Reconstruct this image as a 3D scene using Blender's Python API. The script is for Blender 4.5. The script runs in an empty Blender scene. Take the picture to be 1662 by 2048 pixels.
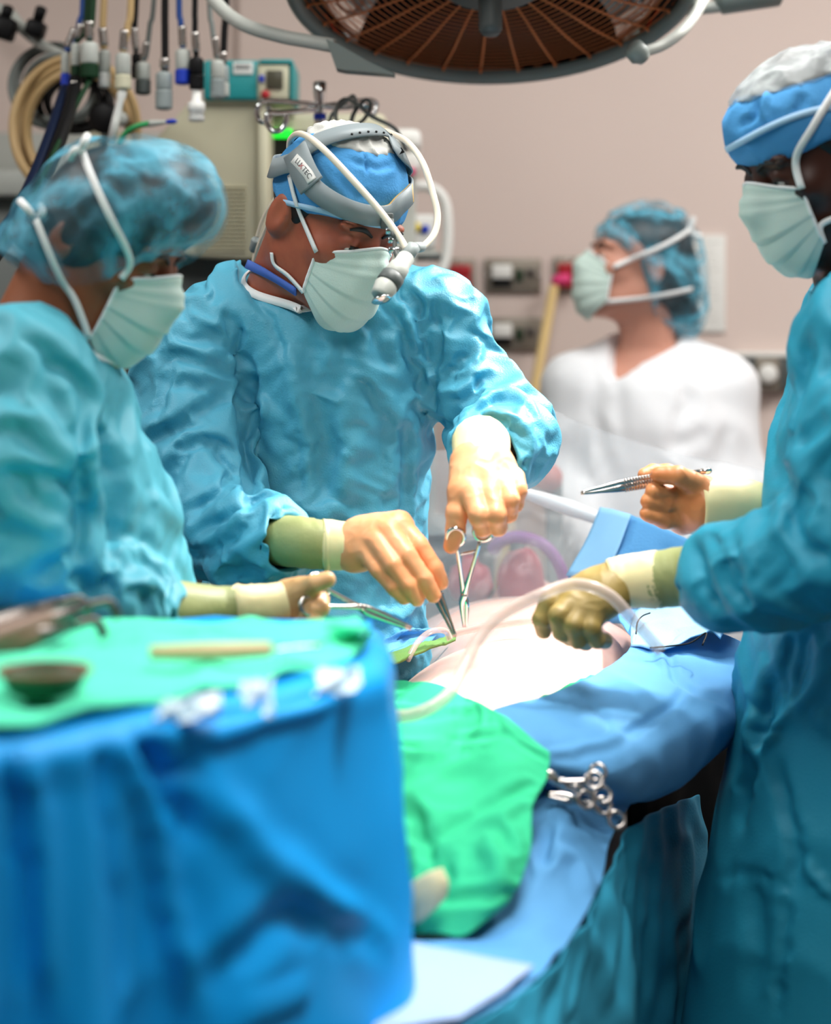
import bpy, bmesh, math
import numpy as np
sc = bpy.context.scene
COL = sc.collection
# ------------------------------------------------------------------ camera, world, lights, exposure
FP, CXP, HYP, ZC = 4160.0, 831.0, 650.0, 1.47          # focal length in px of the 1662x2048 frame, principal column, horizon row, eye height
cam_d = bpy.data.cameras.new('camera'); cam = bpy.data.objects.new('camera', cam_d); COL.objects.link(cam)
cam.location = (0, 0, ZC); cam.rotation_euler = (math.pi/2, 0, 0)
cam_d.sensor_fit = 'HORIZONTAL'; cam_d.sensor_width = 36; cam_d.lens = 36*FP/1662
cam_d.shift_y = -(1024-HYP)/1662
cam_d.dof.use_dof = True; cam_d.dof.focus_distance = 2.66; cam_d.dof.aperture_fstop = 3.1; cam_d.dof.aperture_blades = 0
cam_d.clip_start = .05
sc.camera = cam
w = bpy.data.worlds.new('world'); sc.world = w; w.use_nodes = True
w.node_tree.nodes['Background'].inputs[0].default_value = (.75, .8, .85, 1)
w.node_tree.nodes['Background'].inputs[1].default_value = .05
vs = sc.view_settings
sc.display_settings.display_device = 'sRGB'
vs.view_transform = 'Standard'; vs.look = 'None'; vs.gamma = 1; vs.exposure = -.18; vs.use_curve_mapping = False
sc.cycles.max_bounces = 8; sc.cycles.transparent_max_bounces = 12; sc.cycles.use_denoising = True
sc.cycles.caustics_reflective = False; sc.cycles.caustics_refractive = False; sc.cycles.sample_clamp_indirect = 4

def light(name, kind, loc, target, energy, color=(1, 1, 1), **kw):
    d = bpy.data.lights.new(name, kind); o = bpy.data.objects.new(name, d); COL.objects.link(o)
    d.energy = energy; d.color = color
    for k, v in kw.items(): setattr(d, k, v)
    o.location = loc
    from mathutils import Vector
    o.rotation_euler = (Vector(target)-Vector(loc)).to_track_quat('-Z', 'Y').to_euler()
    return o
PANELS = [(-1.5, 2.0), (.2, .8), (.35, 2.75), (1.5, 3.05)]
for i, (x, y) in enumerate(PANELS):                     # recessed fluorescent ceiling panels
    light('ceiling_panel_light', 'AREA', (x, y, 2.86), (x, y, 0), (30, 22, 30, 28)[i], (1, .985, .96), shape='RECTANGLE', size=.6, size_y=1.15)
light('surgical_spot_light', 'SPOT', (.30, 2.15, 2.7), (.085, 2.48, 1.08), 215, (1, .95, .88), spot_size=math.radians(20), spot_blend=.7, shadow_soft_size=.18)
light('foot_surgical_spot_light', 'SPOT', (.35, 1.25, 2.7), (.03, 1.77, .91), 170, (1, .96, .95), spot_size=math.radians(19), spot_blend=.9, shadow_soft_size=.2)
light('second_surgical_spot_light', 'SPOT', (1.0, 3.45, 2.6), (.07, 2.66, 1.28), 420, (1, .97, .93), spot_size=math.radians(25), spot_blend=.5, shadow_soft_size=.12)

# ------------------------------------------------------------------ helpers
def P(x, y, D): return np.array([(x-CXP)*D/FP, D, ZC-(y-HYP)*D/FP])
def PZ(x, y, z): return P(x, y, (ZC-z)*FP/(y-HYP))
A = lambda *v: np.array(v, float)
def nrm(v): v = np.asarray(v, float); return v/(np.linalg.norm(v, axis=-1, keepdims=True)+1e-12)
def proj(v): return CXP+v[:, 0]/v[:, 1]*FP, HYP+(ZC-v[:, 2])/v[:, 1]*FP
def cone(p, a, b, ra, rb):
    ba = b-a; h = np.clip((p-a)@ba/(ba@ba+1e-12), 0, 1)
    return np.linalg.norm(p-a-h[:, None]*ba, axis=1)-(ra+(rb-ra)*h)
def chain(p, pts, k=.004):
    d = None
    for (a, ra), (b, rb) in zip(pts[:-1], pts[1:]):
        e = cone(p, a, b, ra, rb); d = e if d is None else smin(d, e, k)
    return d
def ell(p, c, r, M=None):
    q = p-c
    if M is not None: q = q@M
    r = np.asarray(r, float)
    k0 = np.linalg.norm(q/r, axis=1); k1 = np.linalg.norm(q/(r*r), axis=1)+1e-9
    return k0*(k0-1)/k1
def smin(a, b, k):
    h = np.maximum(k-np.abs(a-b), 0)/k
    return np.minimum(a, b)-h*h*k*.25
def smax(a, b, k): return -smin(-a, -b, k)
def stack(p, rows):
    """upright body of elliptical sections; rows of (z, cx, cy, a, b)"""
    r = np.array(sorted(rows)); z = p[:, 2]
    g = [np.interp(z, r[:, 0], r[:, i]) for i in (1, 2, 3, 4)]
    x, y = (p[:, 0]-g[0]), (p[:, 1]-g[1])
    k0 = np.sqrt((x/g[2])**2+(y/g[3])**2); k1 = np.sqrt((x/g[2]**2)**2+(y/g[3]**2)**2)+1e-6
    d = np.where(k0 < .05, -np.minimum(g[2], g[3]), k0*(k0-1)/k1)
    return smax(d, np.maximum(r[0, 0]-z, z-r[-1, 0]), .05)
def rows_px(L):
    """(xl, xr, y, D, half depth) in picture rows -> stack rows"""
    out = []
    for xl, xr, y, D, b in L:
        p = P((xl+xr)/2, y, D); out.append((p[2], p[0], D, (xr-xl)/2*D/FP, b))
    return out
def rotm(ang, axis='y'):
    c, s = math.cos(ang), math.sin(ang)
    return {'y': A([c, 0, s], [0, 1, 0], [-s, 0, c]), 'x': A([1, 0, 0], [0, c, -s], [0, s, c]), 'z': A([c, -s, 0], [s, c, 0], [0, 0, 1])}[axis]
def ellpx(p, x, y, D, rx, ry, rd, ang=0):
    """ellipsoid given by its outline in the picture at depth D; ang turns it in the upright plane (degrees, clockwise)"""
    return ell(p, P(x, y, D), (rx*D/FP, rd, ry*D/FP), rotm(-math.radians(ang)))

# --- noise
_rng = np.random.RandomState(7); _perm = _rng.permutation(256); _perm = np.concatenate([_perm]*3); _grad = nrm(_rng.normal(size=(256, 3)))
def noise(p):
    i = np.floor(p).astype(int); f = p-i; u = f*f*f*(f*(f*6-15)+10); i &= 255; r = 0
    for dx in (0, 1):
        for dy in (0, 1):
            for dz in (0, 1):
                h = _perm[_perm[_perm[i[:, 0]+dx]+i[:, 1]+dy]+i[:, 2]+dz]
                wgt = (u[:, 0] if dx else 1-u[:, 0])*(u[:, 1] if dy else 1-u[:, 1])*(u[:, 2] if dz else 1-u[:, 2])
                r = r+wgt*np.einsum('ij,ij->i', _grad[h], f-A(dx, dy, dz))
    return r
def ridged(p, scale, seed=0, sharp=2.0):
    q = p*scale+seed*17.3
    q = q+.5*np.stack([noise(q*.7+3), noise(q*.7+9), noise(q*.7+21)], 1)
    return (1-np.minimum(1, np.abs(noise(q))*2.6))**sharp

# --- meshing of a distance field (naive surface nets, only blocks near the surface are sampled finely)
def mesh_sdf(f, lo, hi, h, smooth=1):
    lo = np.asarray(lo, float); hi = np.asarray(hi, float); B = 8
    n = (np.ceil((hi-lo)/h/B).astype(int))*B
    nb = n//B
    g = np.stack(np.meshgrid(*[np.arange(k) for k in nb], indexing='ij'), -1).reshape(-1, 3)
    dc = f(lo+(g*B+B/2-.5)*h)
    d = np.repeat(np.repeat(np.repeat(dc.reshape(nb), B, 0), B, 1), B, 2).astype(np.float32)
    act = g[np.abs(dc) < B*h*1.45]
    o = np.stack(np.meshgrid(*[np.arange(B)]*3, indexing='ij'), -1).reshape(-1, 3)
    for s in range(0, len(act), 400):
        idx = (act[s:s+400, None, :]*B+o[None]).reshape(-1, 3)
        d[idx[:, 0], idx[:, 1], idx[:, 2]] = f(lo+idx*h)
    s = d < 0
    s[0] = s[-1] = False; s[:, 0] = s[:, -1] = False; s[:, :, 0] = s[:, :, -1] = False
    d = np.where(s, np.minimum(d, -1e-6), np.maximum(d, 1e-6))
    c8 = sum(s[a:n[0]-1+a, b:n[1]-1+b, c:n[2]-1+c].astype(np.uint8) for a in (0, 1) for b in (0, 1) for c in (0, 1))
    cells = np.argwhere((c8 > 0) & (c8 < 8))
    vid = -np.ones(c8.shape, np.int32); vid[tuple(cells.T)] = np.arange(len(cells))
    cor = np.array([(a, b, c) for a in (0, 1) for b in (0, 1) for c in (0, 1)])
    dv = np.stack([d[tuple((cells+k).T)] for k in cor], 1)
    acc = np.zeros((len(cells), 3)); cnt = np.zeros(len(cells))
    for i in range(8):
        for j in range(i+1, 8):
            if np.abs(cor[i]-cor[j]).sum() == 1:
                m = (dv[:, i] < 0) != (dv[:, j] < 0)
                t = (dv[:, i]/(dv[:, i]-dv[:, j]+1e-20)).clip(0, 1)
                acc += m[:, None]*(cor[i]+t[:, None]*(cor[j]-cor[i])); cnt += m
    V = lo+(cells+acc/np.maximum(cnt, 1)[:, None])*h
    Q = []
    for ax in range(3):
        sl0 = [slice(1, -1)]*3; sl1 = [slice(1, -1)]*3; sl0[ax] = slice(0, -1); sl1[ax] = slice(1, None)
        e = np.argwhere(s[tuple(sl0)] != s[tuple(sl1)])
        off = np.array([1, 1, 1]); off[ax] = 0; e = e+off
        b, c = (ax+1) % 3, (ax+2) % 3
        def cell(db, dc_):
            k = e.copy(); k[:, b] -= db; k[:, c] -= dc_; return vid[tuple(k.T)]
        q = np.stack([cell(1, 1), cell(0, 1), cell(0, 0), cell(1, 0)], 1)
        neg = s[tuple(e.T)]
        q[~neg] = q[~neg][:, ::-1]; Q.append(q)
    Q = np.concatenate(Q); Q = Q[(Q >= 0).all(1)]
    for _ in range(smooth): V = lap(V, Q, .5)
    return V, Q
def split(V, Q):
    """one smooth halving of every quad"""
    n = len(V); E = np.sort(np.concatenate([Q[:, [i, (i+1) % 4]] for i in range(4)]), 1); k, inv = np.unique(E, axis=0, return_inverse=True); inv = inv.reshape(-1)
    W = np.concatenate([V, V[k].mean(1), V[Q].mean(1)]); m = len(Q); e = [n+inv[i*m:(i+1)*m] for i in range(4)]; c = n+len(k)+np.arange(m)
    R = np.concatenate([np.stack([Q[:, i], e[i], c, e[i-1]], 1) for i in range(4)])
    return lap(lap(W, R, .5), R, .4), R
def lap(V, Q, a):
    e = np.concatenate([Q[:, [i, (i+1) % 4]] for i in range(4)]); n = len(V)
    c = np.bincount(e[:, 0], minlength=n)+np.bincount(e[:, 1], minlength=n)
    m = np.stack([np.bincount(e[:, 0], V[e[:, 1], k], n)+np.bincount(e[:, 1], V[e[:, 0], k], n) for k in range(3)], 1)/np.maximum(c, 1)[:, None]
    return V+a*(m-V)*(c > 0)[:, None]
def vnorm(V, Q):
    fn = np.cross(V[Q[:, 2]]-V[Q[:, 0]], V[Q[:, 3]]-V[Q[:, 1]]); n = len(V)
    return nrm(np.stack([sum(np.bincount(Q[:, i], fn[:, k], n) for i in range(4)) for k in range(3)], 1))
def hit(x, y, f, t0=1.2, t1=5.2, off=0.0):
    """where the line of sight through a picture point meets a surface"""
    x = np.atleast_1d(np.asarray(x, float)); y = np.atleast_1d(np.asarray(y, float))
    d = np.stack([(x-CXP)/FP, np.ones_like(x), -(y-HYP)/FP], 1); t = np.full(len(x), t0); o = A(0, 0, ZC)
    best = np.full(len(x), 9.); bt = t.copy(); live = np.ones(len(x), bool)
    for _ in range(140):
        e = f(o+d*t[:, None])-off
        upd = live & (np.abs(e) < best); best[upd] = np.abs(e)[upd]; bt[upd] = t[upd]
        live &= (e > 2e-4) & (t < t1)
        t = np.where(live, t+e*.85, t)
    return o+d*bt[:, None]
def grad(f, p, e=1e-3):
    return nrm(np.stack([f(p+A(*(e*(np.arange(3) == k))))-f(p-A(*(e*(np.arange(3) == k)))) for k in range(3)], 1))
def catmull(pts, n=8, closed=False):
    p = np.asarray(pts, float)
    if closed: q = np.concatenate([p[-1:], p, p[:2]])
    else: q = np.concatenate([2*p[:1]-p[1:2], p, 2*p[-1:]-p[-2:-1]])
    t = np.linspace(0, 1, n, endpoint=False)[:, None]; out = []
    for i in range(len(q)-3):
        a, b, c, e = q[i:i+4]
        out.append(.5*(2*b+(c-a)*t+(2*a-5*b+4*c-e)*t*t+(3*b-a-3*c+e)*t**3))
    r = np.concatenate(out)
    return r if closed else np.concatenate([r, p[-1:]])
def creases(V, N, specs, front=True):
    """press folds into cloth: specs of (picture polyline, width px, depth m); positive depth is a groove with raised sides"""
    x, y = proj(V); out = np.zeros(len(V))
    fr = N[:, 1] < .25
    for poly, wpx, dep in specs:
        pl = np.array(catmull(np.array(poly, float), 6))
        m = fr & (x > pl[:, 0].min()-wpx*4) & (x < pl[:, 0].max()+wpx*4) & (y > pl[:, 1].min()-wpx*4) & (y < pl[:, 1].max()+wpx*4)
        idx = np.where(m)[0]
        if not len(idx): continue
        c3 = []
        for a, b in pl:
            dd = np.hypot(x[idx]-a, y[idx]-b); j = idx[dd < max(10, dd.min()+5)]; c3.append(V[j[np.argmin(V[j, 1])]])
        c3 = np.array(c3); k = len(c3)
        wm = wpx*np.median(c3[:, 1])/FP
        idx = idx[np.abs(V[idx, 1]-np.interp(x[idx], np.sort(c3[:, 0]), c3[np.argsort(c3[:, 0]), 1])) < .25]
        best = np.full(len(idx), 9.); bu = np.zeros(len(idx))
        for i in range(k-1):
            a, b = c3[i], c3[i+1]; ba = b-a; l2 = ba@ba+1e-12
            h = np.clip((V[idx]-a)@ba/l2, 0, 1); dd = np.linalg.norm(V[idx]-a-h[:, None]*ba, axis=1)
            u = dd < best; best[u] = dd[u]; bu[u] = (i+h[u])/(k-1)
        t = best/wm; taper = np.clip(np.minimum(bu, 1-bu)*5+.15, 0, 1)
        out[idx] += -dep*taper*(1-.7*t*t)*np.exp(-t*t*.6)
    return V+N*out[:, None]

# --- objects
def origin(o):
    v = np.zeros(3)
    while o is not None: v = v+np.array(o.location); o = o.parent
    return v
def obj(name, V, Fc, m, parent=None, smooth=True, at=None, kind=None):
    V = np.asarray(V, float); org = origin(parent) if parent is not None else (np.zeros(3) if at is None else np.asarray(at, float))
    me = bpy.data.meshes.new(name)
    if isinstance(Fc, np.ndarray) and len(Fc):
        k = Fc.shape[1]; me.vertices.add(len(V)); me.vertices.foreach_set('co', (V-org).astype(np.float32).ravel())
        me.loops.add(Fc.size); me.loops.foreach_set('vertex_index', Fc.astype(np.int32).ravel())
        me.polygons.add(len(Fc)); me.polygons.foreach_set('loop_start', np.arange(0, Fc.size, k, dtype=np.int32)); me.update(calc_edges=True); me.validate()
    else: me.from_pydata((V-org).tolist(), [], [list(map(int, q)) for q in Fc])
    if smooth and len(me.polygons): me.polygons.foreach_set('use_smooth', np.ones(len(me.polygons), bool))
    if m is not None: me.materials.append(m)
    o = bpy.data.objects.new(name, me); COL.objects.link(o)
    if parent is not None: o.parent = parent
    elif at is not None: o.location = at
    if kind: o['kind'] = kind
    return o
def sharp(o, deg=35):
    me = o.data; me.set_sharp_from_angle(angle=math.radians(deg)); return o
def thing(name, label, cat, loc=(0, 0, 0), group=None):
    o = bpy.data.objects.new(name, None); COL.objects.link(o); o.location = loc; o.empty_display_size = .05
    return tag(o, label, cat, group)
def tag(o, label, cat, group=None):
    o['label'] = label; o['category'] = cat
    if group: o['group'] = group
    return o
def setlabel(o, s): o['label'] = s; return o
def merge(*ms):
    V = []; Fc = []; n = 0
    for v, f in ms:
        V.append(np.asarray(v, float)); Fc += [[int(i)+n for i in q] for q in f]; n += len(v)
    return np.concatenate(V), Fc
def tube(pts, r, seg=10, smooth=6, closed=False, cap=True):
    p = np.asarray(pts, float)
    rr = np.full(len(p), r) if np.isscalar(r) else np.asarray(r, float)
    if smooth and len(p) > 2:
        q = catmull(np.concatenate([p, rr[:, None]], 1), smooth, closed); p, rr = q[:, :3], q[:, 3]
    n = len(p)
    T = nrm(np.roll(p, -1, 0)-np.roll(p, 1, 0)) if closed else nrm(np.gradient(p, axis=0))
    u = np.cross(T[0], A(.3, .2, 1)); u /= np.linalg.norm(u)
    V = []; ang = np.linspace(0, 2*np.pi, seg, endpoint=False)
    for i in range(n):
        u = u-T[i]*(u@T[i]); u /= np.linalg.norm(u)+1e-12; v = np.cross(T[i], u)
        V.append(p[i]+rr[i]*(np.cos(ang)[:, None]*u+np.sin(ang)[:, None]*v))
    V = np.concatenate(V); Fc = []
    for i in range(n if closed else n-1):
        a, b = i*seg, ((i+1) % n)*seg
        for j in range(seg): k = (j+1) % seg; Fc.append((a+j, a+k, b+k, b+j))
    if cap and not closed: Fc += [tuple(range(seg))[::-1], tuple(range((n-1)*seg, n*seg))]
    return V, Fc
def lathe(c, axis, prof, seg=24, caps=True):
    """profile of (distance along axis, radius) turned about the axis through c"""
    ax = nrm(axis); u = np.cross(ax, A(.31, .77, .2)); u /= np.linalg.norm(u); v = np.cross(ax, u); ang = np.linspace(0, 2*np.pi, seg, endpoint=False)
    V = np.concatenate([np.asarray(c)+ax*h+r*(np.cos(ang)[:, None]*u+np.sin(ang)[:, None]*v) for h, r in prof]); Fc = []
    for i in range(len(prof)-1):
        for j in range(seg): k = (j+1) % seg; Fc.append((i*seg+j, i*seg+k, (i+1)*seg+k, (i+1)*seg+j))
    if caps: Fc += [tuple(range(seg))[::-1], tuple(range((len(prof)-1)*seg, len(prof)*seg))]
    return V, Fc
def box(c, size, bev=.0, M=None, seg=2):
    bm = bmesh.new(); bmesh.ops.create_cube(bm, size=1)
    for v in bm.verts: v.co = (v.co.x*size[0], v.co.y*size[1], v.co.z*size[2])
    if bev: bmesh.ops.bevel(bm, geom=bm.edges[:], offset=bev, segments=seg, affect='EDGES', profile=.5)
    bm.verts.ensure_lookup_table(); V = np.array([v.co[:] for v in bm.verts]); Fc = [[v.index for v in f.verts] for f in bm.faces]; bm.free()
    if M is not None: V = V@np.asarray(M).T
    return V+np.asarray(c), Fc
def boxpx(x0, y0, x1, y1, D, depth, bev=.003):
    """a box whose front face covers a picture rectangle at distance D and which runs depth metres back"""
    a, b = P(x0, y0, D), P(x1, y1, D)
    return box(((a[0]+b[0])/2, D+depth/2, (a[2]+b[2])/2), (abs(b[0]-a[0]), depth, abs(b[2]-a[2])), bev)
def prism(poly, D, depth):
    """a picture outline at distance D pushed back by depth"""
    f = np.array([P(x, y, D) for x, y in poly]); n = len(f); V = np.concatenate([f, f+A(0, depth, 0)])
    return V, [tuple(range(n)), tuple(range(n, 2*n))[::-1]]+[(i, i+n, (i+1) % n+n, (i+1) % n) for i in range(n)]
def gridmesh(G, closed_u=False):
    a, b = G.shape[:2]; I = np.arange(a*b).reshape(a, b)
    J = np.concatenate([I, I[:, :1]], 1) if closed_u else I
    return G.reshape(-1, 3), np.stack([J[:-1, :-1], J[:-1, 1:], J[1:, 1:], J[1:, :-1]], -1).reshape(-1, 4)
def patch(rows, n=8):
    R = np.array([catmull(np.array(r, float), n) for r in rows])
    return np.stack([catmull(R[:, j], n) for j in range(R.shape[1])], 1)
def sheet(name, rows, m, n=8, parent=None, folds=(), amp=.0, scale=18, thick=.002, seed=0, px=True, at=None, amp2=0, over=None, crum=0, cit=90, room=.016):
    if px: rows = [[P(*q) for q in r] for r in rows]
    V, Fc = gridmesh(patch(rows, n)); N = vnorm(V, Fc)
    if N[:, 1].mean() > 0: Fc = Fc[:, ::-1].copy(); N = -N
    if amp: V = V+N*(amp*(ridged(V, scale, seed)-.4))[:, None]
    if amp2: V = V+N*(amp2*noise(V*scale*.35+seed))[:, None]
    if folds: V = creases(V, N, folds)
    if crum:                                              # a little slack that buckles between fixed borders
        g_ = np.ones(len(V), bool); nr_, nc_ = len(patch(rows, n)), len(patch(rows, n)[0]); I_ = np.arange(nr_*nc_).reshape(nr_, nc_); g_[I_[[0, -1]].ravel()] = False; g_[I_[:, [0, -1]].ravel()] = False
        V = crumple(V+N*(.003*noise(V*22+seed))[:, None], Fc, None, patch(rows, n).reshape(-1, 3), grow=crum, iters=cit, free=g_, bend=.05, grav=0, room=room)
    if over is not None:                                  # lie on top of what is underneath
        for _ in range(3): V = V+grad(over, V)*np.maximum(0, .005-over(V))[:, None]
    o = obj(name, V, Fc, m, parent, at=at)
    s = o.modifiers.new('thickness', 'SOLIDIFY'); s.thickness = thick; s.offset = -1
    if crum: u = o.modifiers.new('smooth', 'SUBSURF'); u.render_levels = 1; u.levels = 0
    return o
def crumple(V, Q, f, V0, grow=1.07, iters=260, inn=.024, out=.011, free=None, bend=.03, grav=.00002, room=None):
    """settle cloth: threads a little longer than the body under them buckle into folds inside a thin layer round it"""
    n = len(V)
    E = np.concatenate([Q[:, [i, (i+1) % 4]] for i in range(4)]); E = np.unique(np.sort(E, 1), axis=0)
    D = np.concatenate([Q[:, [0, 2]], Q[:, [1, 3]]])
    nE = len(E); C = np.concatenate([E, D])
    rest = np.linalg.norm(V0[C[:, 0]]-V0[C[:, 1]], axis=1)*(grow if np.isscalar(grow) else (grow[C[:, 0]]+grow[C[:, 1]])/2)
    if free is not None:
        k = free[C[:, 0]] | free[C[:, 1]]; k[:] = k; C, rest = C[k], rest[k]
    i, j = C.T; cnt = np.maximum(np.bincount(i, minlength=n)+np.bincount(j, minlength=n), 1)
    ei, ej = E.T; ec = np.maximum(np.bincount(ei, minlength=n)+np.bincount(ej, minlength=n), 1)[:, None]
    def L(X): return np.stack([np.bincount(ei, X[ej, k], n)+np.bincount(ej, X[ei, k], n) for k in range(3)], 1)/ec-X
    X = V.copy(); w = np.ones(n) if free is None else free.astype(float); idx = np.where(w > 0)[0]
    for it in range(iters):
        d = X[j]-X[i]; l = np.linalg.norm(d, axis=1)+1e-9; g = ((l-rest)/l*.5)[:, None]*d
        m = np.stack([np.bincount(i, g[:, k], n)-np.bincount(j, g[:, k], n) for k in range(3)], 1)/cnt[:, None]*2.2
        if bend:
            a = L(X); m += bend*(a-(L(a)+a))*1.0
        m[:, 2] -= grav
        X += m*w[:, None]
        if room is not None:
            q = X-V; ln_q = np.linalg.norm(q, axis=1, keepdims=True)+1e-9; X = V+q*np.minimum(1, room/ln_q)
        elif it % 4 == 3:
            p = X[idx]; e = f(p); G = grad(f, p, 2e-3)
            t = np.clip(e, -inn, out)-e
            X[idx] += G*t[:, None]
    return X
def ribbon(pts, N, wdt, thick=.0008, smooth=5):
    q = catmull(np.concatenate([pts, N], 1), smooth) if smooth else np.concatenate([pts, N], 1)
    p, nn = q[:, :3], nrm(q[:, 3:]); T = nrm(np.gradient(p, axis=0)); B = nrm(np.cross(T, nn)); wd = np.asarray(wdt)/2
    if wd.ndim: wd = np.interp(np.linspace(0, 1, len(p)), np.linspace(0, 1, len(wd)), wd)[:, None]
    c = [p+B*wd+nn*thick, p-B*wd+nn*thick, p-B*wd-nn*thick, p+B*wd-nn*thick]
    n = len(p); V = np.stack(c, 1).reshape(-1, 3); Fc = []
    for i in range(n-1):
        for j in range(4): k = (j+1) % 4; Fc.append((i*4+j, (i+1)*4+j, (i+1)*4+k, i*4+k))
    Fc += [(0, 1, 2, 3), ((n-1)*4+3, (n-1)*4+2, (n-1)*4+1, (n-1)*4)]
    return V, Fc
def strap(f, path, wdt, off=.002, thick=.0008, n=6):
    """a band laid on a surface along a picture path"""
    q = catmull(np.array(path, float), n); p = hit(q[:, 0], q[:, 1], f, off=off)
    N = grad(f, p)
    for _ in range(3): p[1:-1] = (p[:-2]+2*p[1:-1]+p[2:])/4
    for _ in range(4): N[1:-1] = (N[:-2]+2*N[1:-1]+N[2:])/4
    return ribbon(p, N, wdt, thick, smooth=0)
# ------------------------------------------------------------------ materials
def lin(h):
    h = h.lstrip('#'); c = [int(h[i:i+2], 16)/255 for i in (0, 2, 4)]
    return [x/12.92 if x <= .04045 else ((x+.055)/1.055)**2.4 for x in c]
def mat(name, hexc, rough=.6, metal=0, spec=.5, bump=0, bscale=300, var=0, vscale=12, sss=0, coat=0, sheen=0, transl=0, hex2=None, emit=None):
    m = bpy.data.materials.new(name); m.use_nodes = True; nt = m.node_tree; b = nt.nodes['Principled BSDF']; L = nt.links.new
    c = lin(hexc)
    b.inputs['Base Color'].default_value = (*c, 1); b.inputs['Roughness'].default_value = rough; b.inputs['Metallic'].default_value = metal
    b.inputs['Specular IOR Level'].default_value = spec
    if sss: b.inputs['Subsurface Weight'].default_value = sss; b.inputs['Subsurface Radius'].default_value = (.012, .005, .003); b.inputs['Subsurface Scale'].default_value = 1
    if coat: b.inputs['Coat Weight'].default_value = coat; b.inputs['Coat Roughness'].default_value = .15
    if sheen: b.inputs['Sheen Weight'].default_value = sheen
    tc = nt.nodes.new('ShaderNodeTexCoord')
    if var or hex2:
        n = nt.nodes.new('ShaderNodeTexNoise'); n.inputs['Scale'].default_value = vscale; n.inputs['Detail'].default_value = 5; L(tc.outputs['Object'], n.inputs['Vector'])
        r = nt.nodes.new('ShaderNodeValToRGB'); L(n.outputs['Fac'], r.inputs['Fac'])
        d = lin(hex2) if hex2 else [x*(1-var) for x in c]
        r.color_ramp.elements[0].position = .35; r.color_ramp.elements[0].color = (*d, 1); r.color_ramp.elements[1].position = .65; r.color_ramp.elements[1].color = (*c, 1)
        L(r.outputs['Color'], b.inputs['Base Color'])
    if bump:
        n = nt.nodes.new('ShaderNodeTexNoise'); n.inputs['Scale'].default_value = bscale; n.inputs['Detail'].default_value = 3; L(tc.outputs['Object'], n.inputs['Vector'])
        bp = nt.nodes.new('ShaderNodeBump'); bp.inputs['Strength'].default_value = bump; bp.inputs['Distance'].default_value = .002
        L(n.outputs['Fac'], bp.inputs['Height']); L(bp.outputs['Normal'], b.inputs['Normal'])
    if emit: b.inputs['Emission Color'].default_value = (*lin(emit[0]), 1); b.inputs['Emission Strength'].default_value = emit[1]
    if transl:
        t = nt.nodes.new('ShaderNodeBsdfTranslucent'); t.inputs[0].default_value = (*c, 1); mx = nt.nodes.new('ShaderNodeMixShader'); mx.inputs[0].default_value = transl
        L(b.outputs[0], mx.inputs[1]); L(t.outputs[0], mx.inputs[2]); L(mx.outputs[0], nt.nodes['Material Output'].inputs[0])
    return m
def veil(name, hexc, alpha_lo, alpha_hi, scale=25, rough=.5, ridge=True, spec=.3):
    """thin see-through non-woven or film: opacity follows the crumples of the sheet"""
    m = mat(name, hexc, rough, spec=spec); nt = m.node_tree; L = nt.links.new; b = nt.nodes['Principled BSDF']
    tc = nt.nodes.new('ShaderNodeTexCoord'); n = nt.nodes.new('ShaderNodeTexNoise'); n.inputs['Scale'].default_value = scale; n.inputs['Detail'].default_value = 4; n.inputs['Distortion'].default_value = .6
    L(tc.outputs['Object'], n.inputs['Vector'])
    src = n.outputs['Fac']
    if ridge:
        a = nt.nodes.new('ShaderNodeMath'); a.operation = 'SUBTRACT'; a.inputs[1].default_value = .5; L(src, a.inputs[0])
        ab = nt.nodes.new('ShaderNodeMath'); ab.operation = 'ABSOLUTE'; L(a.outputs[0], ab.inputs[0]); src = ab.outputs[0]
    r = nt.nodes.new('ShaderNodeMapRange'); r.inputs['From Min'].default_value = 0; r.inputs['From Max'].default_value = .1 if ridge else 1
    r.inputs['To Min'].default_value = alpha_hi; r.inputs['To Max'].default_value = alpha_lo; L(src, r.inputs['Value'])
    L(r.outputs['Result'], b.inputs['Alpha'])
    return m
M = {}
M['wall'] = mat('painted_wall', '#d8c6be', .8, bump=.05, bscale=200)
M['floor'] = mat('vinyl_floor', '#5d6468', .35, var=.15, vscale=30)
M['ceil'] = mat('ceiling_tile', '#d8d8d4', .9)
M['panel'] = mat('lit_panel', '#ffffff', .5, emit=('#fff8ee', 3.0))
M['gown'] = mat('gown_blue', '#52a8c4', .5, spec=.4, bump=.35, bscale=420, transl=.06)
M['gown_left'] = mat('gown_blue_left', '#52afc3', .52, spec=.35, bump=.3, bscale=420, transl=.06)
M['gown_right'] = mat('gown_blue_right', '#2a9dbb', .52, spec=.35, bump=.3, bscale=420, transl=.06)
M['white_gown'] = mat('gown_white', '#edf0f4', .75, spec=.2, bump=.2)
M['scrub'] = mat('scrub_blue', '#4a6cc0', .85)
M['cap'] = mat('cap_blue', '#4a93cc', .8, spec=.2, bump=.35, bscale=350)
M['capband'] = mat('cap_piping', '#a8cdea', .8)
M['crown'] = mat('cap_crown_white', '#d4d4ce', .85, transl=.2, bump=.4, bscale=150)
M['crown_grey'] = veil('cap_crown_grey', '#aab1b3', .5, .85, 14)
M['bouffant'] = veil('bouffant_blue', '#5fb2cd', .12, .78, 8)
M['mask'] = mat('mask_mint', '#cfe4dc', .8, spec=.15, bump=.2, bscale=500, transl=.12)
M['tie'] = mat('tie_white', '#e9ecec', .8)
M['skin'] = mat('skin_tan', '#a85c42', .5, sss=.15, hex2='#974d38', vscale=30)
M['skin_left'] = mat('skin_brown', '#8a4f30', .5, sss=.12)
M['skin_right'] = mat('skin_dark', '#3d1c11', .42, sss=.05)
M['skin_pale'] = mat('skin_light', '#cf9580', .5, sss=.15)
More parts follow.
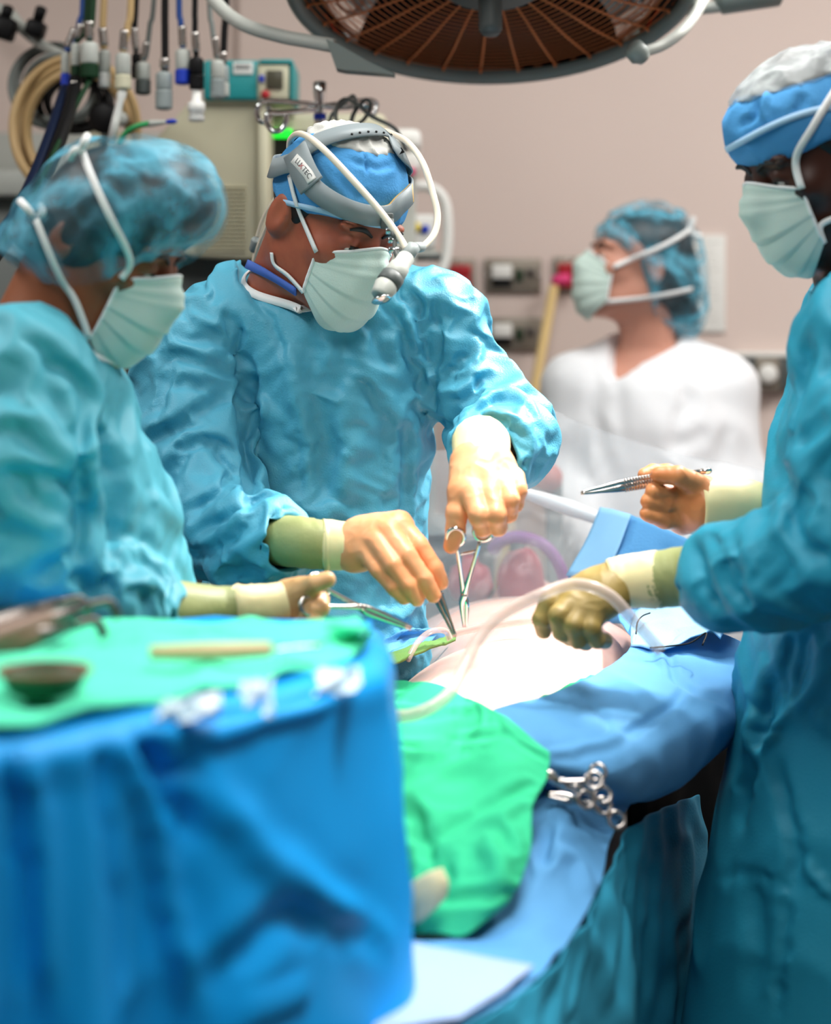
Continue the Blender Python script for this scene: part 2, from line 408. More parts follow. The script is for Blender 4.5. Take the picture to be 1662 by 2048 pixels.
M['skin_belly'] = mat('skin_belly', '#f0c9bd', .5, sss=.2, hex2='#e8b9ac', vscale=14)
M['hair'] = mat('hair_dark', '#120b08', .5); M['hair_brown'] = mat('hair_brown', '#3b2417', .5, hex2='#150d0a', vscale=40)
M['eye'] = mat('eye_white', '#d8d2cc', .2); M['iris'] = mat('iris', '#1d120c', .1)
M['glove'] = mat('latex_glove', '#efae80', .42, sss=.15, spec=.45, hex2='#e89e6c', vscale=25)
M['glove_tan'] = mat('latex_glove_tan', '#cd8c5a', .42, sss=.1, hex2='#bb7646', vscale=25); M['glove_sand'] = mat('latex_glove_sand', '#deb07c', .45, sss=.1, hex2='#cf9a64', vscale=25)
M['glove_pale'] = mat('latex_cuff', '#ecdfa9', .5, sss=.1, bump=.1, bscale=120)
M['glove_shade'] = mat('latex_glove_shade', '#a9925a', .5, hex2='#96803f', vscale=25)  # latex darkened to olive: the shade on this hand is in the colour
M['undercuff'] = mat('olive_cuff', '#989e66', .55, bump=.3, bscale=150)
M['steel'] = mat('steel', '#c9c4c0', .22, 1); M['steel_dark'] = mat('steel_dark', '#6f6864', .3, 1)
M['chrome'] = mat('chrome', '#d8dadb', .12, 1)
M['grey'] = mat('grey_plastic', '#8d9696', .5); M['grey_dark'] = mat('grey_dark', '#4b5150', .5); M['grey_light'] = mat('grey_light', '#aeb1ab', .5)
M['lamp_grey'] = mat('lamp_grey', '#79827e', .45)
M['black'] = mat('black_rubber', '#08080a', .5, spec=.2); M['white'] = mat('white_plastic', '#e6e6e2', .45)
M['cream'] = mat('cream_plastic', '#bdb89e', .55); M['cream_light'] = mat('cream_light', '#cfcbb0', .5)
M['teal'] = mat('teal_plastic', '#1d8f92', .5)
M['headband'] = mat('headband_grey', '#848f93', .5); M['foam'] = mat('foam_tan', '#cda763', .8)
M['cable'] = mat('cable_ivory', '#efe3cf', .35)
M['hose_tan'] = mat('hose_tan', '#b99a6a', .5); M['hose_blue'] = mat('hose_blue', '#0d3f86', .45); M['hose_navy'] = mat('hose_navy', '#06142e', .5, spec=.2)
M['hose_green'] = mat('hose_green', '#0a3018', .5, spec=.25); M['hose_grey'] = mat('hose_grey', '#6d7370', .5); M['green'] = mat('green_tube', '#2f9a58', .4)
M['blue_band'] = mat('blue_band', '#1136b0', .4); M['red'] = mat('red_plastic', '#b01622', .45); M['pink'] = mat('pink_knob', '#e0357a', .45)
M['plate'] = mat('steel_plate', '#8b8378', .45, .6); M['wood'] = mat('pale_wood', '#d9bd84', .6); M['paper'] = mat('paper', '#e6e6e2', .9)
M['drape_blue'] = mat('drape_blue', '#62a6dc', .75, spec=.2, bump=.3, bscale=350, transl=.05)
M['drape_spotlit'] = mat('drape_spotlit', '#9accf0', .75, spec=.2, bump=.3, bscale=350)  # lighter copy of the blue drape, spot light put into the colour
M['sheet_lit'] = mat('sheet_lit', '#a6bee2', .75, spec=.2, bump=.3, bscale=350)  # paler than the blue sheet: the bright lamp patch is put into this colour
M['drape_mayo'] = mat('drape_mayo', '#04acff', .5, spec=.3, bump=.1, bscale=100, transl=.1)
M['drape_teal'] = mat('drape_teal', '#2b93b3', .7, spec=.25, bump=.3, bscale=300)
M['towel_green'] = mat('towel_green', '#3cc68f', .85, spec=.1, bump=.3, bscale=500)
M['towel_mint'] = mat('towel_mint', '#62edc0', .85, spec=.1, bump=.3, bscale=500)
M['towel_olive'] = mat('towel_olive', '#79a45e', .85, spec=.1, bump=.3, bscale=500)
M['gauze'] = mat('gauze', '#cfc79c', .9)
M['film'] = veil('clear_film', '#e8edf2', .07, .24, 5, rough=.25, ridge=False, spec=.6)
M['tubing'] = veil('clear_tubing', '#f0dcd2', .34, .6, 20, rough=.15, ridge=False, spec=.8)
M['copper'] = mat('copper_rib', '#e8864e', .5, 0); M['reflector'] = mat('dark_reflector', '#190c08', .3, .8)
M['facet'] = mat('reflection_facet', '#e6dcd4', .08, 1)
M['purple'] = mat('purple_hose', '#9a5aa8', .5); M['bag'] = mat('red_bag', '#b8243c', .4)
M['orange'] = mat('filament_reflection', '#ff5a20', .5, emit=('#ff4a18', .35))
M['led'] = mat('green_led', '#20e040', .4, emit=('#18e030', 1.5)); M['screen'] = mat('dark_screen', '#03060a', .15)
M['lcd'] = mat('lcd', '#4d4a3c', .3); M['yellow'] = mat('yellow', '#e0c81e', .5); M['ink'] = mat('ink', '#33383c', .6)

# ------------------------------------------------------------------ the room
def struct(name, mesh, m): return obj(name, *mesh, m, smooth=False, kind='structure')
M['navy'] = mat('shade_cloth', '#020609', .9, spec=.1)  # near-black colour stands in for the shadow beside the table
XL, XR, YF, YB, ZT = -3.4, 2.6, -3.2, 4.5, 2.9
struct('floor', box((0, (YF+YB)/2, -.05), (XR-XL, YB-YF, .1)), M['floor'])
struct('ceiling', box((0, (YF+YB)/2, ZT+.05), (XR-XL, YB-YF, .1)), M['ceil'])
struct('wall_back', box(((P(478, 0, YB)[0]+XR)/2, YB+.05, ZT/2), (XR-P(478, 0, YB)[0], .1, ZT)), M['wall'])
struct('wall_back_left', box(((P(478, 0, YB)[0]+XL)/2, YB+.08, ZT/2), (P(478, 0, YB)[0]-XL, .1, ZT)), M['wall'])
struct('wall_left', box((XL-.05, (YF+YB)/2, ZT/2), (.1, YB-YF+.3, ZT)), M['wall'])
struct('wall_right', box((XR+.05, (YF+YB)/2, ZT/2), (.1, YB-YF+.3, ZT)), M['wall'])
struct('wall_front', box((0, YF-.05, ZT/2), (XR-XL, .1, ZT)), M['wall'])
for i, (x, y) in enumerate(PANELS):
    t = thing('ceiling_panel', ['recessed fluorescent ceiling panel over the front of the room, by the left wall', 'recessed fluorescent ceiling panel over the front of the room, by the right wall',
              'recessed fluorescent ceiling panel above the operating table', 'recessed fluorescent ceiling panel above the nurse in white'][i], 'ceiling light', (x, y, ZT))
    obj('diffuser', *box((x, y, ZT-.012), (.6, 1.15, .02), .002), M['panel'], t, smooth=False)
    for sx, sy, lx, ly in ((-1, 0, .03, 1.21), (1, 0, .03, 1.21), (0, -1, .6, .03), (0, 1, .6, .03)):
        obj('frame', *box((x+sx*.315, y+sy*.59, ZT-.014), (lx, ly, .027)), M['white'], t, smooth=False)
# ------------------------------------------------------------------ people: heads, masks, hands
class Head:
    def __init__(s, px, py, D, yaw, pitch, roll=0, scale=1.0, neck=None, nr=(.056, .062), lid=.004):
        s.lid = lid
        s.C = P(px, py, D); a, t, r = (math.radians(v) for v in (yaw, pitch, roll)); s.s = scale
        s.F = A(math.sin(a)*math.cos(t), -math.cos(a)*math.cos(t), -math.sin(t))
        U = A(math.sin(a)*math.sin(t), -math.cos(a)*math.sin(t), math.cos(t)); R = np.cross(s.F, U)
        s.R = R*math.cos(r)+U*math.sin(r); s.U = U*math.cos(r)-R*math.sin(r)
        s.B = np.stack([s.R, s.F, s.U], 1); s.neck = neck; s.nr = nr
    def loc(s, p): return ((p-s.C)@s.B)/s.s
    def w(s, *q): return s.C+(np.array(q, float).reshape(-1, 3)@s.B.T*s.s).squeeze()
    def skull(s, p):
        q = s.loc(p); return ell(q, A(0, -.001, .033), (.077, .087, .082))*s.s
    def face(s, p, detail=True, neck=True):
        q = s.loc(p); x = q.copy(); x[:, 0] = np.abs(x[:, 0])
        d = smin(ell(q, A(0, -.001, .033), (.076, .086, .080)), ell(q, A(0, .034, -.036), (.058, .062, .080)), .04)
        d = smin(d, cone(x, A(.044, .0, -.058), A(.012, .074, -.100), .02, .02), .03)
        if detail:
            d = smin(d, ell(x, A(.028, .084, .024), (.030, .011, .008)), .014)
            d = smin(d, ell(x, A(.043, .060, -.022), (.022, .024, .02)), .02)
            d = smax(d, -ell(x, A(.031, .108, .002), (.017, .018, .012)), .012)
            d = smin(d, cone(q, A(0, .090, .012), A(0, .116, -.028), .007, .0115), .012)
            d = smin(d, ell(x, A(.0115, .104, -.031), (.008, .010, .007)), .007)
            lid = smax(ell(x, A(.031, .0835, .002), (.0148, .0140, .0128)), -s.lid-x[:, 2], .002)
            d = smin(d, lid, .003)
            d = smin(d, ell(q, A(0, .0965, -.060), (.024, .009, .005)), .006); d = smin(d, ell(q, A(0, .0955, -.069), (.021, .009, .006)), .006)
        e = ell(x, A(.079, -.010, -.006), (.011, .020, .032), rotm(math.radians(-12), 'x'))
        e = smax(e, -ell(x, A(.092, -.004, -.004), (.010, .011, .021)), .006)
        d = smin(d, e, .008)*s.s
        if neck and s.neck is not None: d = smin(d, cone(p, s.w(0, -.022, -.05), s.neck, s.nr[0], s.nr[1]), .035)
        return d
    def muzzle(s, p):
        q = s.loc(p)
        return smin(smin(s.face(p, False), ell(q, A(0, .070, -.06), (.042, .052, .058))*s.s, .03), cone(q, A(0, .095, .0), A(0, .117, -.026), .010, .014)*s.s, .02)
    def eyes(s, parent):
        for sx in (-1, 1):
            c = s.w(sx*.031, .0838, -.0015); r = .0118*s.s
            e = obj('eye', *lathe(c-s.F*r, s.F, [(r*(1-math.cos(t)), r*math.sin(t)+1e-5) for t in np.linspace(0, math.pi, 9)], 16), M['eye'], parent)
            obj('iris', *lathe(c+s.F*r*.80+s.U*-.002, s.F, [(0, .006*s.s), (.0022*s.s, .0045*s.s), (.0028*s.s, .0001)], 14), M['iris'], e)
    def brows(s, parent, m):
        f = lambda p: s.face(p)
        for sx in (-1, 1):
            pts = np.array([s.w(sx*x, .11, z) for x, z in ((.012, .018), (.024, .024), (.038, .025), (.050, .019))])
            for _ in range(12): pts = pts-grad(f, pts)*(f(pts)-.001)[:, None]
            obj('eyebrow', *ribbon(pts, grad(f, pts), [.003, .0065, .0055, .002], .001), m, parent)
            pts = np.array([s.w(sx*x, .11, z) for x, z in ((.017, -.004), (.026, -.0055), (.037, -.0055), (.046, -.003))])
            for _ in range(12): pts = pts-grad(f, pts)*(f(pts)-.0005)[:, None]
            obj('eyelash', *ribbon(pts, grad(f, pts), [.001, .003, .003, .001], .001), M['hair'], parent)
    def mask(s, parent, top=35, bot=-58, side=68, stop=15, sbot=-38, nu=49, nv=41, m=None, pleat=.0035, vent=()):
        O = s.w(0, .028, -.052); U = np.linspace(-1, 1, nu); Vv = np.linspace(0, 1, nv); g = []
        for v in Vv:
            th = np.radians(side)*U; k = np.abs(U)**1.5
            tt = top+(stop-top)*k; bb = bot+(sbot-bot)*k
            el = np.radians(tt+(bb-tt)*v)
            g.append(np.stack([np.sin(th)*np.cos(el), np.cos(th)*np.cos(el), np.sin(el)], 1))
        d = np.array(g).reshape(-1, 3)@s.B.T; t = np.full(len(d), .19)
        for _ in range(60): t = t-np.clip((s.muzzle(O+d*t[:, None])-.004)*.8, -.02, .02)
        vv = np.repeat(Vv, nu); uu = np.tile(U, nv)
        saw = np.where((vv > .28) & (vv < .86), ((vv-.28)/.58*3) % 1, 0)
        t = t+(pleat*saw+.0012*np.sin(vv*60)*((vv < .25)))*np.cos(uu*1.3)+.0015*noise(np.stack([uu*3, vv*4, uu*0+s.C[0]*9], 1))
        V, Fc = gridmesh((O+d*t[:, None]).reshape(nv, nu, 3)); N = vnorm(V, Fc)
        if (N@s.F).mean() < 0: Fc = Fc[:, ::-1].copy()
        o = obj('face_mask', V, Fc, m or M['mask'], parent); o.modifiers.new('thickness', 'SOLIDIFY').thickness = .0015
        G = V.reshape(nv, nu, 3)
        for nm, line in (('mask_binding', G[:, 0]), ('mask_binding', G[:, -1]), ('nose_strip', G[0])):
            obj(nm, *tube(line[::2], .0022, 6, 2), M['tie'], o)
        s.mask_corners = dict(tr=G[0, -1], tl=G[0, 0], br=G[-1, -1], bl=G[-1, 0])
        return o
def sleeve(p, pts, r=None, k=.03):
    """cloth arm cut square and hollow at the cuff"""
    d = chain(p, pts, k); e, re = pts[-1]; u = nrm(e-pts[-2][0])
    d = smax(d, (p-e)@u, .004)
    return smax(d, -cone(p, e-u*.035, e+u*.05, (r or re)*.8, r or re*.93), .003)
def px_of(v):
    x, y = proj(np.asarray(v)[None]); return float(x[0]), float(y[0])
def slim(pts, wrist): n = len(pts); return [(a, .040-.020*i/n) for i, (a, r) in enumerate(pts)]+[(wrist, .018)]
def skin_body(head, parent, m, gown_rows, arms, legs=True, h=.0045, feet=None, shrink=.03):
    """one continuous body: head, neck, trunk, arms to the wrists and legs to the floor; dressed parts stay inside the clothes"""
    rows = [(z, x, y, max(a-shrink, .03), max(b-shrink, .03)) for z, x, y, a, b in gown_rows]
    zl = .78; hip = [np.interp(zl, [r[0] for r in sorted(rows)], [sorted(rows)[i][k] for i in range(len(rows))]) for k in (1, 2)]
    rows = [r for r in rows if r[0] > zl-.02]
    def f(p):
        d = smin(head.face(p), stack(p, rows), .03)
        for a in arms: d = smin(d, chain(p, a, .01), .014)
        for sx in (-1, 1):
            hp = A(hip[0]+sx*.075, hip[1], zl); kn = A(hip[0]+sx*.08, hip[1]-.02, .46); an = A(hip[0]+sx*.085, hip[1]+.02, .06)
            d = smin(d, chain(p, [(hp, .085), (kn, .055), (an, .04)], .01), .03)
            d = smin(d, smax(ell(p, an+A(0, -.07, -.015), (.045, .135, .055)), -p[:, 2], .005), .01)
        return d
    pts = np.array([head.C]+[A(r[1], r[2], r[0]) for r in rows]+[q[0] for a in arms for q in a]); lo = pts.min(0)-.22; hi = pts.max(0)+.22; lo[2] = -.03
    # coarse trunk and legs, fine head: the field is meshed in two resolutions over one grid spacing that suits the face
    V, Q = mesh_sdf(f, lo, hi, h)
    return obj('body', V, Q, m, parent)
def clothe(name, f, lo, hi, m, parent, h=.006, folds=(), amp=.004, scale=14, amp2=.0, seed=0, fine=.0, smooth=2, sim=None, zmin=.7, pins=(), post=0, **kw):
    if sim:                                              # weave runs askew of the body so the folds do too
        RT = rotm(.6, 'y')@rotm(.5, 'x')@rotm(.35, 'z'); cr = np.array([[x, y, z] for x in (lo[0], hi[0]) for y in (lo[1], hi[1]) for z in (lo[2], hi[2])])@RT
        V, Q = mesh_sdf(lambda q: np.maximum(f(q@RT.T), np.maximum(np.max(lo-q@RT.T, 1), np.max(q@RT.T-hi, 1))), cr.min(0), cr.max(0), h, smooth); V = V@RT.T
    else: V, Q = mesh_sdf(f, lo, hi, h, smooth)
    N = vnorm(V, Q)
    k = amp*(ridged(V*A(1, 1, .8), scale, seed)-.3)
    if fine: k = k+fine*(ridged(V, scale*2.6, seed+5)-.3)
    if amp2: k = k+amp2*noise(V*5+seed)
    V1 = V+N*k[:, None]
    if folds: V1 = creases(V1, vnorm(V1, Q), folds)
    if sim:
        sim = dict(sim); gf = sim.pop('growf', None)
        if gf is not None: sim['grow'] = gf(V)
        free = V[:, 2] > zmin
        for c, r in pins:
            near = np.clip(1.6-np.linalg.norm(V-c, axis=1)/r, 0, 1)[:, None]; V1 = V1+(V-V1)*near; free &= np.linalg.norm(V-c, axis=1) > r
        V1 = crumple(V1, Q, f, V, free=free, **sim)
        if post: V1, Q = split(V1, Q); V1 = creases(V1, vnorm(V1, Q), [(a_, b_*.9, c_*post) for a_, b_, c_ in folds])
    o = obj(name, V1, Q, m, parent)
    if sim: o.modifiers.new('smooth', 'SUBSURF').render_levels = 1 if post else 2; o.modifiers[0].levels = 0
    return o
def hand(parent, palm, fingers, m, name='glove', h=.0018, kp=.012, kf=.007, label=None):
    """gloved hand: palm segments and five finger chains of (x, y, D, radius mm) in picture points at true depth"""
    cv = lambda L: [(P(x, y, D), r/1000) for x, y, D, r in L]
    pl = [cv(L) for L in palm]; fl = [cv(L) for L in fingers]
    def f(p):
        d = None
        for L in pl:
            e = chain(p, L, .004); d = e if d is None else smin(d, e, kp)
        for L in fl:
            e = chain(p, L, .003)
            d = smin(d, e, kf) if True else d
        return d
    def f2(p):
        d = None
        for L in pl:
            e = chain(p, L, .004); d = e if d is None else smin(d, e, kp)
        g = None
        for L in fl:
            e = chain(p, L, .003); g = e if g is None else smin(g, e, .0022)
        return smin(d, g, kf)
    pts = np.array([q[0] for L in pl+fl for q in L]); V, Q = mesh_sdf(f2, pts.min(0)-.04, pts.max(0)+.04, h, 1)
    N = vnorm(V, Q); V = V+N*(.0006*(ridged(V, 60, 2)-.3))[:, None]
    o = obj(name, V, Q, m, parent)
    if label: o['label'] = label
    return o
def cuff(name, pts, radii, m, parent, folds=.0012, seg=36, n=6):
    p = np.array([P(*q) for q in pts]); V, Fc = tube(p, np.array(radii), seg, n)
    V = np.asarray(V); c = V.mean(0); V = V+nrm(V-np.asarray(catmull(p, n))[np.minimum(np.arange(len(V))//seg, (len(p)-1)*n)])*(folds*(ridged(V*A(2.2, 1, 1), 34, 4)-.3))[:, None]
    return obj(name, V, Fc, m, parent)

class Neckline:
    """opening of a gown round the neck: a collar plane through three points; cloth ends there and meets the skin"""
    def __init__(s, a, b, c, top, bot, r):
        s.a = a; n = nrm(np.cross(b-a, c-a)); s.n = n if n[2] > 0 else -n; s.top, s.bot, s.r = top, bot, r
    def cut(s, d, p): return smax(d, -np.maximum(cone(p, s.top, s.bot, s.r, s.r), -((p-s.a)@s.n)), .006)
    def binding(s, head, parent, m, wd=.011, gap=.007):
        f = lambda p: head.face(p)
        c = head.neck+(s.a-head.neck)@s.n/(nrm(head.C-head.neck)@s.n)*nrm(head.C-head.neck); e = nrm(np.cross(s.n, A(1, 0, 0))); g = np.cross(e, s.n)
        p = np.array([c+.09*(math.cos(t)*e+math.sin(t)*g) for t in np.linspace(0, 2*np.pi, 41)])
        for _ in range(25): p = p-grad(f, p)*(f(p)-gap)[:, None]*.7; p = p-np.outer((p-s.a)@s.n-.003, s.n)
        N_ = nrm(grad(f, p)*.75+s.n*.65)
        return obj('neck_binding', *ribbon(p, N_, wd, .0012, 3), m, parent)
# ------------------------------------------------------------------ surgeon with the headlight
S = thing('person', 'surgeon in blue gown bending under a headlight, working with both gloved hands over the patient', 'person', P(612, 1200, 2.8)*A(1, 1, 0))
H = Head(662, 432, 2.68, 42, 28, roll=2, scale=.96, lid=.0078, neck=P(592, 590, 2.77), nr=(.058, .068))
g_rows = rows_px([(520, 690, 565, 2.77, .08), (440, 840, 612, 2.77, .095), (420, 885, 690, 2.78, .115), (472, 868, 800, 2.79, .13), (482, 856, 1000, 2.80, .135),
                  (385, 846, 1200, 2.81, .15), (350, 860, 1500, 2.81, .17), (330, 870, 1900, 2.81, .19), (320, 880, 2300, 2.81, .2), (310, 890, 2420, 2.81, .2)])
armR = [(P(376, 722, 2.74), .070), (P(388, 860, 2.70), .070), (P(424, 1030, 2.63), .066), (P(505, 1083, 2.54), .056), (P(590, 1084, 2.465), .036)]
armL = [(P(858, 655, 2.76), .066), (P(938, 765, 2.74), .053), (P(1000, 855, 2.70), .058), (P(1010, 880, 2.62), .054), (P(975, 905, 2.54), .048)]
NS = Neckline(P(484, 542, 2.80), P(640, 616, 2.68), P(740, 560, 2.78), P(600, 440, 2.77), P(606, 650, 2.75), .085)
def gown_S(p):
    d = stack(p, g_rows)
    d = smin(d, sleeve(p, armR), .010); d = smin(d, sleeve(p, armL, .038), .022)
    d = smin(d, cone(p, P(520, 570, 2.77), P(374, 700, 2.745), .05, .05), .06)
    d = smin(d, cone(p, P(690, 575, 2.76), P(860, 640, 2.76), .045, .05), .06)
    return NS.cut(d, p)
SF = [
 ([(500, 560), (540, 650), (575, 745)], 9, .006), ([(455, 620), (480, 700), (505, 760), (520, 800)], 11, .010), ([(380, 620), (420, 640), (450, 650)], 9, -.005),
 ([(465, 630), (490, 740), (500, 790)], 10, .010), ([(315, 655), (328, 740), (312, 820), (296, 890)], 5, .003), ([(318, 710), (400, 722), (480, 742)], 5, .003),
 ([(310, 760), (400, 770), (450, 778)], 10, .005), ([(298, 880), (360, 850), (430, 800), (470, 790)], 14, .007), ([(330, 890), (400, 885), (440, 890), (495, 905)], 10, .008),
 ([(370, 900), (345, 940), (335, 970)], 12, .007), ([(440, 890), (445, 915), (470, 930)], 9, .008), ([(375, 1020), (420, 990), (470, 945), (485, 940)], 9, .009),
 ([(390, 1060), (450, 1030), (510, 990), (535, 985)], 9, .009), ([(455, 1075), (460, 1040), (480, 1010), (530, 988)], 8, -.006), ([(460, 1070), (490, 1050), (520, 1010)], 8, .007),
 ([(540, 1085), (550, 1060), (545, 1020)], 8, .007), ([(500, 1110), (530, 1100), (550, 1080)], 9, .006), ([(370, 1110), (420, 1100), (470, 1080)], 10, .007), ([(430, 1150), (480, 1140), (530, 1150)], 10, .006),
 ([(485, 745), (495, 800), (500, 830), (500, 900), (510, 1000)], 14, .022), ([(510, 760), (520, 810), (505, 835)], 9, -.007), ([(585, 850), (592, 920), (597, 1000)], 5, .004),
 ([(690, 620), (690, 700), (680, 760)], 20, .004), ([(735, 620), (760, 690), (790, 730)], 11, .006), ([(770, 600), (800, 660), (830, 730), (850, 790)], 10, .012), ([(800, 570), (840, 620), (852, 680), (858, 740)], 10, .012),
 ([(805, 575), (815, 620), (835, 680)], 9, -.006), ([(872, 595), (872, 680), (862, 760), (860, 830)], 8, .010), ([(885, 600), (890, 640), (893, 660)], 7, .005),
 ([(868, 770), (900, 745), (930, 715), (945, 700)], 7, .008), ([(865, 790), (900, 780), (940, 760), (990, 735)], 9, -.006), ([(880, 800), (930, 790), (960, 765), (985, 740)], 8, .009),
 ([(905, 745), (925, 740), (960, 700)], 6, -.005), ([(900, 850), (905, 825), (930, 800), (950, 790)], 7, .009), ([(900, 870), (930, 825), (980, 785), (1020, 770)], 9, -.006), ([(930, 830), (970, 805), (1010, 795), (1050, 800)], 8, .006),
 ([(925, 850), (970, 825), (1020, 825), (1060, 850)], 7, -.006), ([(930, 860), (980, 845), (1020, 850), (1060, 885)], 7, .007), ([(1000, 870), (1040, 890), (1075, 900)], 6, .005), ([(1050, 800), (1075, 830), (1080, 870)], 8, .005),
 ([(960, 660), (985, 690), (1005, 700)], 6, .005), ([(895, 680), (915, 650), (920, 625)], 6, .005), ([(870, 840), (880, 850), (900, 850)], 7, .009),
 ([(710, 770), (740, 790), (775, 850), (785, 900)], 9, .005), ([(690, 740), (720, 775), (735, 780)], 8, .005), ([(768, 850), (770, 950), (772, 1030)], 6, .003), ([(620, 760), (650, 860), (660, 950)], 24, .006), ([(700, 860), (690, 950), (670, 1040)], 26, -.005),
 ([(640, 900), (650, 980), (700, 1000)], 16, .005), ([(815, 850), (820, 950), (810, 1050)], 14, .006), ([(560, 680), (580, 760), (600, 830)], 20, -.006), ([(620, 660), (640, 740), (700, 800)], 18, .005),
 ([(400, 1170), (395, 1230)], 6, .006), ([(420, 1180), (425, 1240)], 6, .006), ([(450, 1175), (440, 1240)], 7, .006), ([(470, 700), (440, 680), (420, 660)], 10, .005), ([(345, 680), (400, 700), (440, 690)], 12, -.004)]
gS = clothe('gown', gown_S, P(240, 560, 2.75)*A(1, 0, 0)+A(-.02, 2.36, .28), A(.22, 3.06, 1.60), M['gown'], S, .0115, [(a, b*1.1, c*1.8) for a, b, c in SF], .007, 9, .004, 1, .0, sim=dict(growf=lambda V: 1.11+.07*(np.minimum(chain(V, armR), chain(V, armL)) < stack(V, g_rows)), iters=120, bend=.035), zmin=.8, post=.45, pins=[(P(592, 575, 2.73), .10), (P(590, 1084, 2.47), .035)])
skin_body(H, S, M['skin'], g_rows, [slim(armR, P(660, 1088, 2.45)), slim(armL, P(958, 925, 2.47))])
H.eyes(S); H.brows(S, M['hair'])
# hair at the temples and nape under the cap
def hair_f(p, H=H):
    q = H.loc(p); return smax(smax(H.skull(p)-.006, (-.012-q[:, 2])*H.s, .006), (q[:, 1]-.045+np.maximum(0, .03-q[:, 2])*.6)*H.s, .008)
obj('hair', *mesh_sdf(hair_f, H.C-.17, H.C+.17, .003), M['hair'], S)
# cap: blue side band with a white gathered crown
def capf(p, H=H):
    q = H.loc(p); d = ell(q, A(0, .001, .038), (.086, .096, .090))*H.s
    return smax(d, (.010+.22*q[:, 1]-q[:, 2])*H.s, .006)
def cap_side(p): q = H.loc(p); return smax(capf(p), (q[:, 2]-.108-.16*q[:, 1])*H.s, .006)
def cap_crown(p): q = H.loc(p); return smax(capf(p)-.001, (.102+.16*q[:, 1]-q[:, 2])*H.s, .006)
capo = clothe('surgical_cap', cap_side, H.C-.18, H.C+.2, M['cap'], S, .0032, [([(735, 300), (740, 320), (740, 345)], 4, .004), ([(600, 300), (610, 340), (600, 380)], 8, .004), ([(660, 330), (690, 380), (760, 400)], 10, .003), ([(700, 310), (760, 330), (800, 320)], 9, .003)], .003, 22, .004, 3)
clothe('cap_crown', cap_crown, H.C-.18, H.C+.2, M['crown'], capo, .0032, (), .005, 45, 0, 8, smooth=1)
obj('cap_piping', *strap(capf, [(553, 400), (600, 412), (660, 425), (730, 447), (800, 458)], .007, .0018), M['capband'], capo)
mk = H.mask(S, side=60, stop=20, sbot=-28)
ties = [([px_of(H.mask_corners['tr']), (605, 440), (590, 400), (578, 350)], .006), ([px_of(H.mask_corners['br']), (575, 550), (548, 530), (543, 505)], .006)]
allS = lambda p: np.minimum(np.minimum(H.muzzle(p), capf(p)), H.face(p))
for path, wd in ties: obj('mask_tie', *strap(allS, path, wd, .0025), M['tie'], mk)
# collar of the scrub shirt and white neck binding
col = lambda p: cone(p, P(592, 520, 2.75), P(600, 612, 2.68), .072, .069)
def ring_curve(fa, path, off=.002): q = catmull(np.array(path, float), 6); return hit(q[:, 0], q[:, 1], fa, off=off)
NS.binding(H, gS, M['tie'])
obj('scrub_collar', *strap(lambda p: H.face(p), [(494, 528), (525, 543), (558, 562), (592, 584)], .012, .004, .0015), M['scrub'], S)
# right hand with forceps, left hand with needle holder
cuff('sleeve_cuff', [(556, 1081, 2.495), (600, 1084, 2.46), (630, 1088, 2.45), (660, 1090, 2.45)], [.030, .0305, .0295, .029], M['undercuff'], S)
cuff('glove_cuff', [(648, 1090, 2.45), (656, 1090, 2.45), (690, 1092, 2.445), (716, 1093, 2.44)], [.0315, .030, .0285, .028], M['glove_pale'], S, .0008)
hand(S, [[(706, 1093, 2.44, 26), (750, 1082, 2.435, 25), (776, 1074, 2.43, 21)], [(712, 1108, 2.44, 20), (738, 1108, 2.43, 17)], [(722, 1066, 2.44, 19), (798, 1050, 2.44, 17)]],
     [[(798, 1050, 2.435, 14), (838, 1092, 2.415, 11.5), (868, 1136, 2.41, 10.5), (882, 1164, 2.415, 9.2)],
      [(776, 1064, 2.42, 14), (814, 1112, 2.395, 11.5), (848, 1158, 2.39, 10.5), (866, 1190, 2.395, 9.2)],
      [(752, 1082, 2.415, 13.5), (786, 1130, 2.39, 11.2), (816, 1172, 2.385, 10.2), (834, 1198, 2.39, 9)],
      [(732, 1100, 2.42, 12.5), (758, 1140, 2.40, 10.2), (788, 1174, 2.39, 9.5), (808, 1195, 2.395, 8.4)],
      [(740, 1085, 2.46, 14), (812, 1122, 2.49, 12), (852, 1155, 2.46, 10.5), (868, 1172, 2.44, 9)]], M['glove'], kp=.016, label='peach latex glove, fingers pointing down')
cuff('glove_cuff', [(962, 888, 2.50), (962, 895, 2.485), (962, 925, 2.46), (962, 945, 2.45)], [.035, .0345, .033, .031], M['glove_pale'], S, .001)
hand(S, [[(962, 925, 2.46, 31), (958, 958, 2.44, 30), (940, 985, 2.42, 22)], [(985, 940, 2.45, 26), (990, 975, 2.42, 20)], [(985, 935, 2.45, 26), (1022, 962, 2.44, 15)], [(940, 930, 2.45, 24), (926, 985, 2.42, 16)]],
     [[(948, 992, 2.405, 14.5), (958, 1030, 2.385, 12.5), (966, 1056, 2.40, 10.5), (960, 1052, 2.43, 9.5)],
      [(982, 988, 2.405, 14), (992, 1030, 2.385, 12.2), (996, 1054, 2.40, 10.5), (984, 1050, 2.44, 9.5)],
      [(1010, 972, 2.415, 12.8), (1020, 1000, 2.395, 11), (1018, 1028, 2.41, 10), (1004, 1030, 2.44, 9)],
      [(1030, 955, 2.43, 11.5), (1037, 980, 2.41, 10), (1032, 1008, 2.42, 9), (1020, 1010, 2.44, 8.5)],
      [(924, 985, 2.42, 15), (914, 1025, 2.41, 13), (911, 1060, 2.41, 11.5), (902, 1092, 2.41, 9)]], M['glove'], label='peach latex glove closed on ring handles')
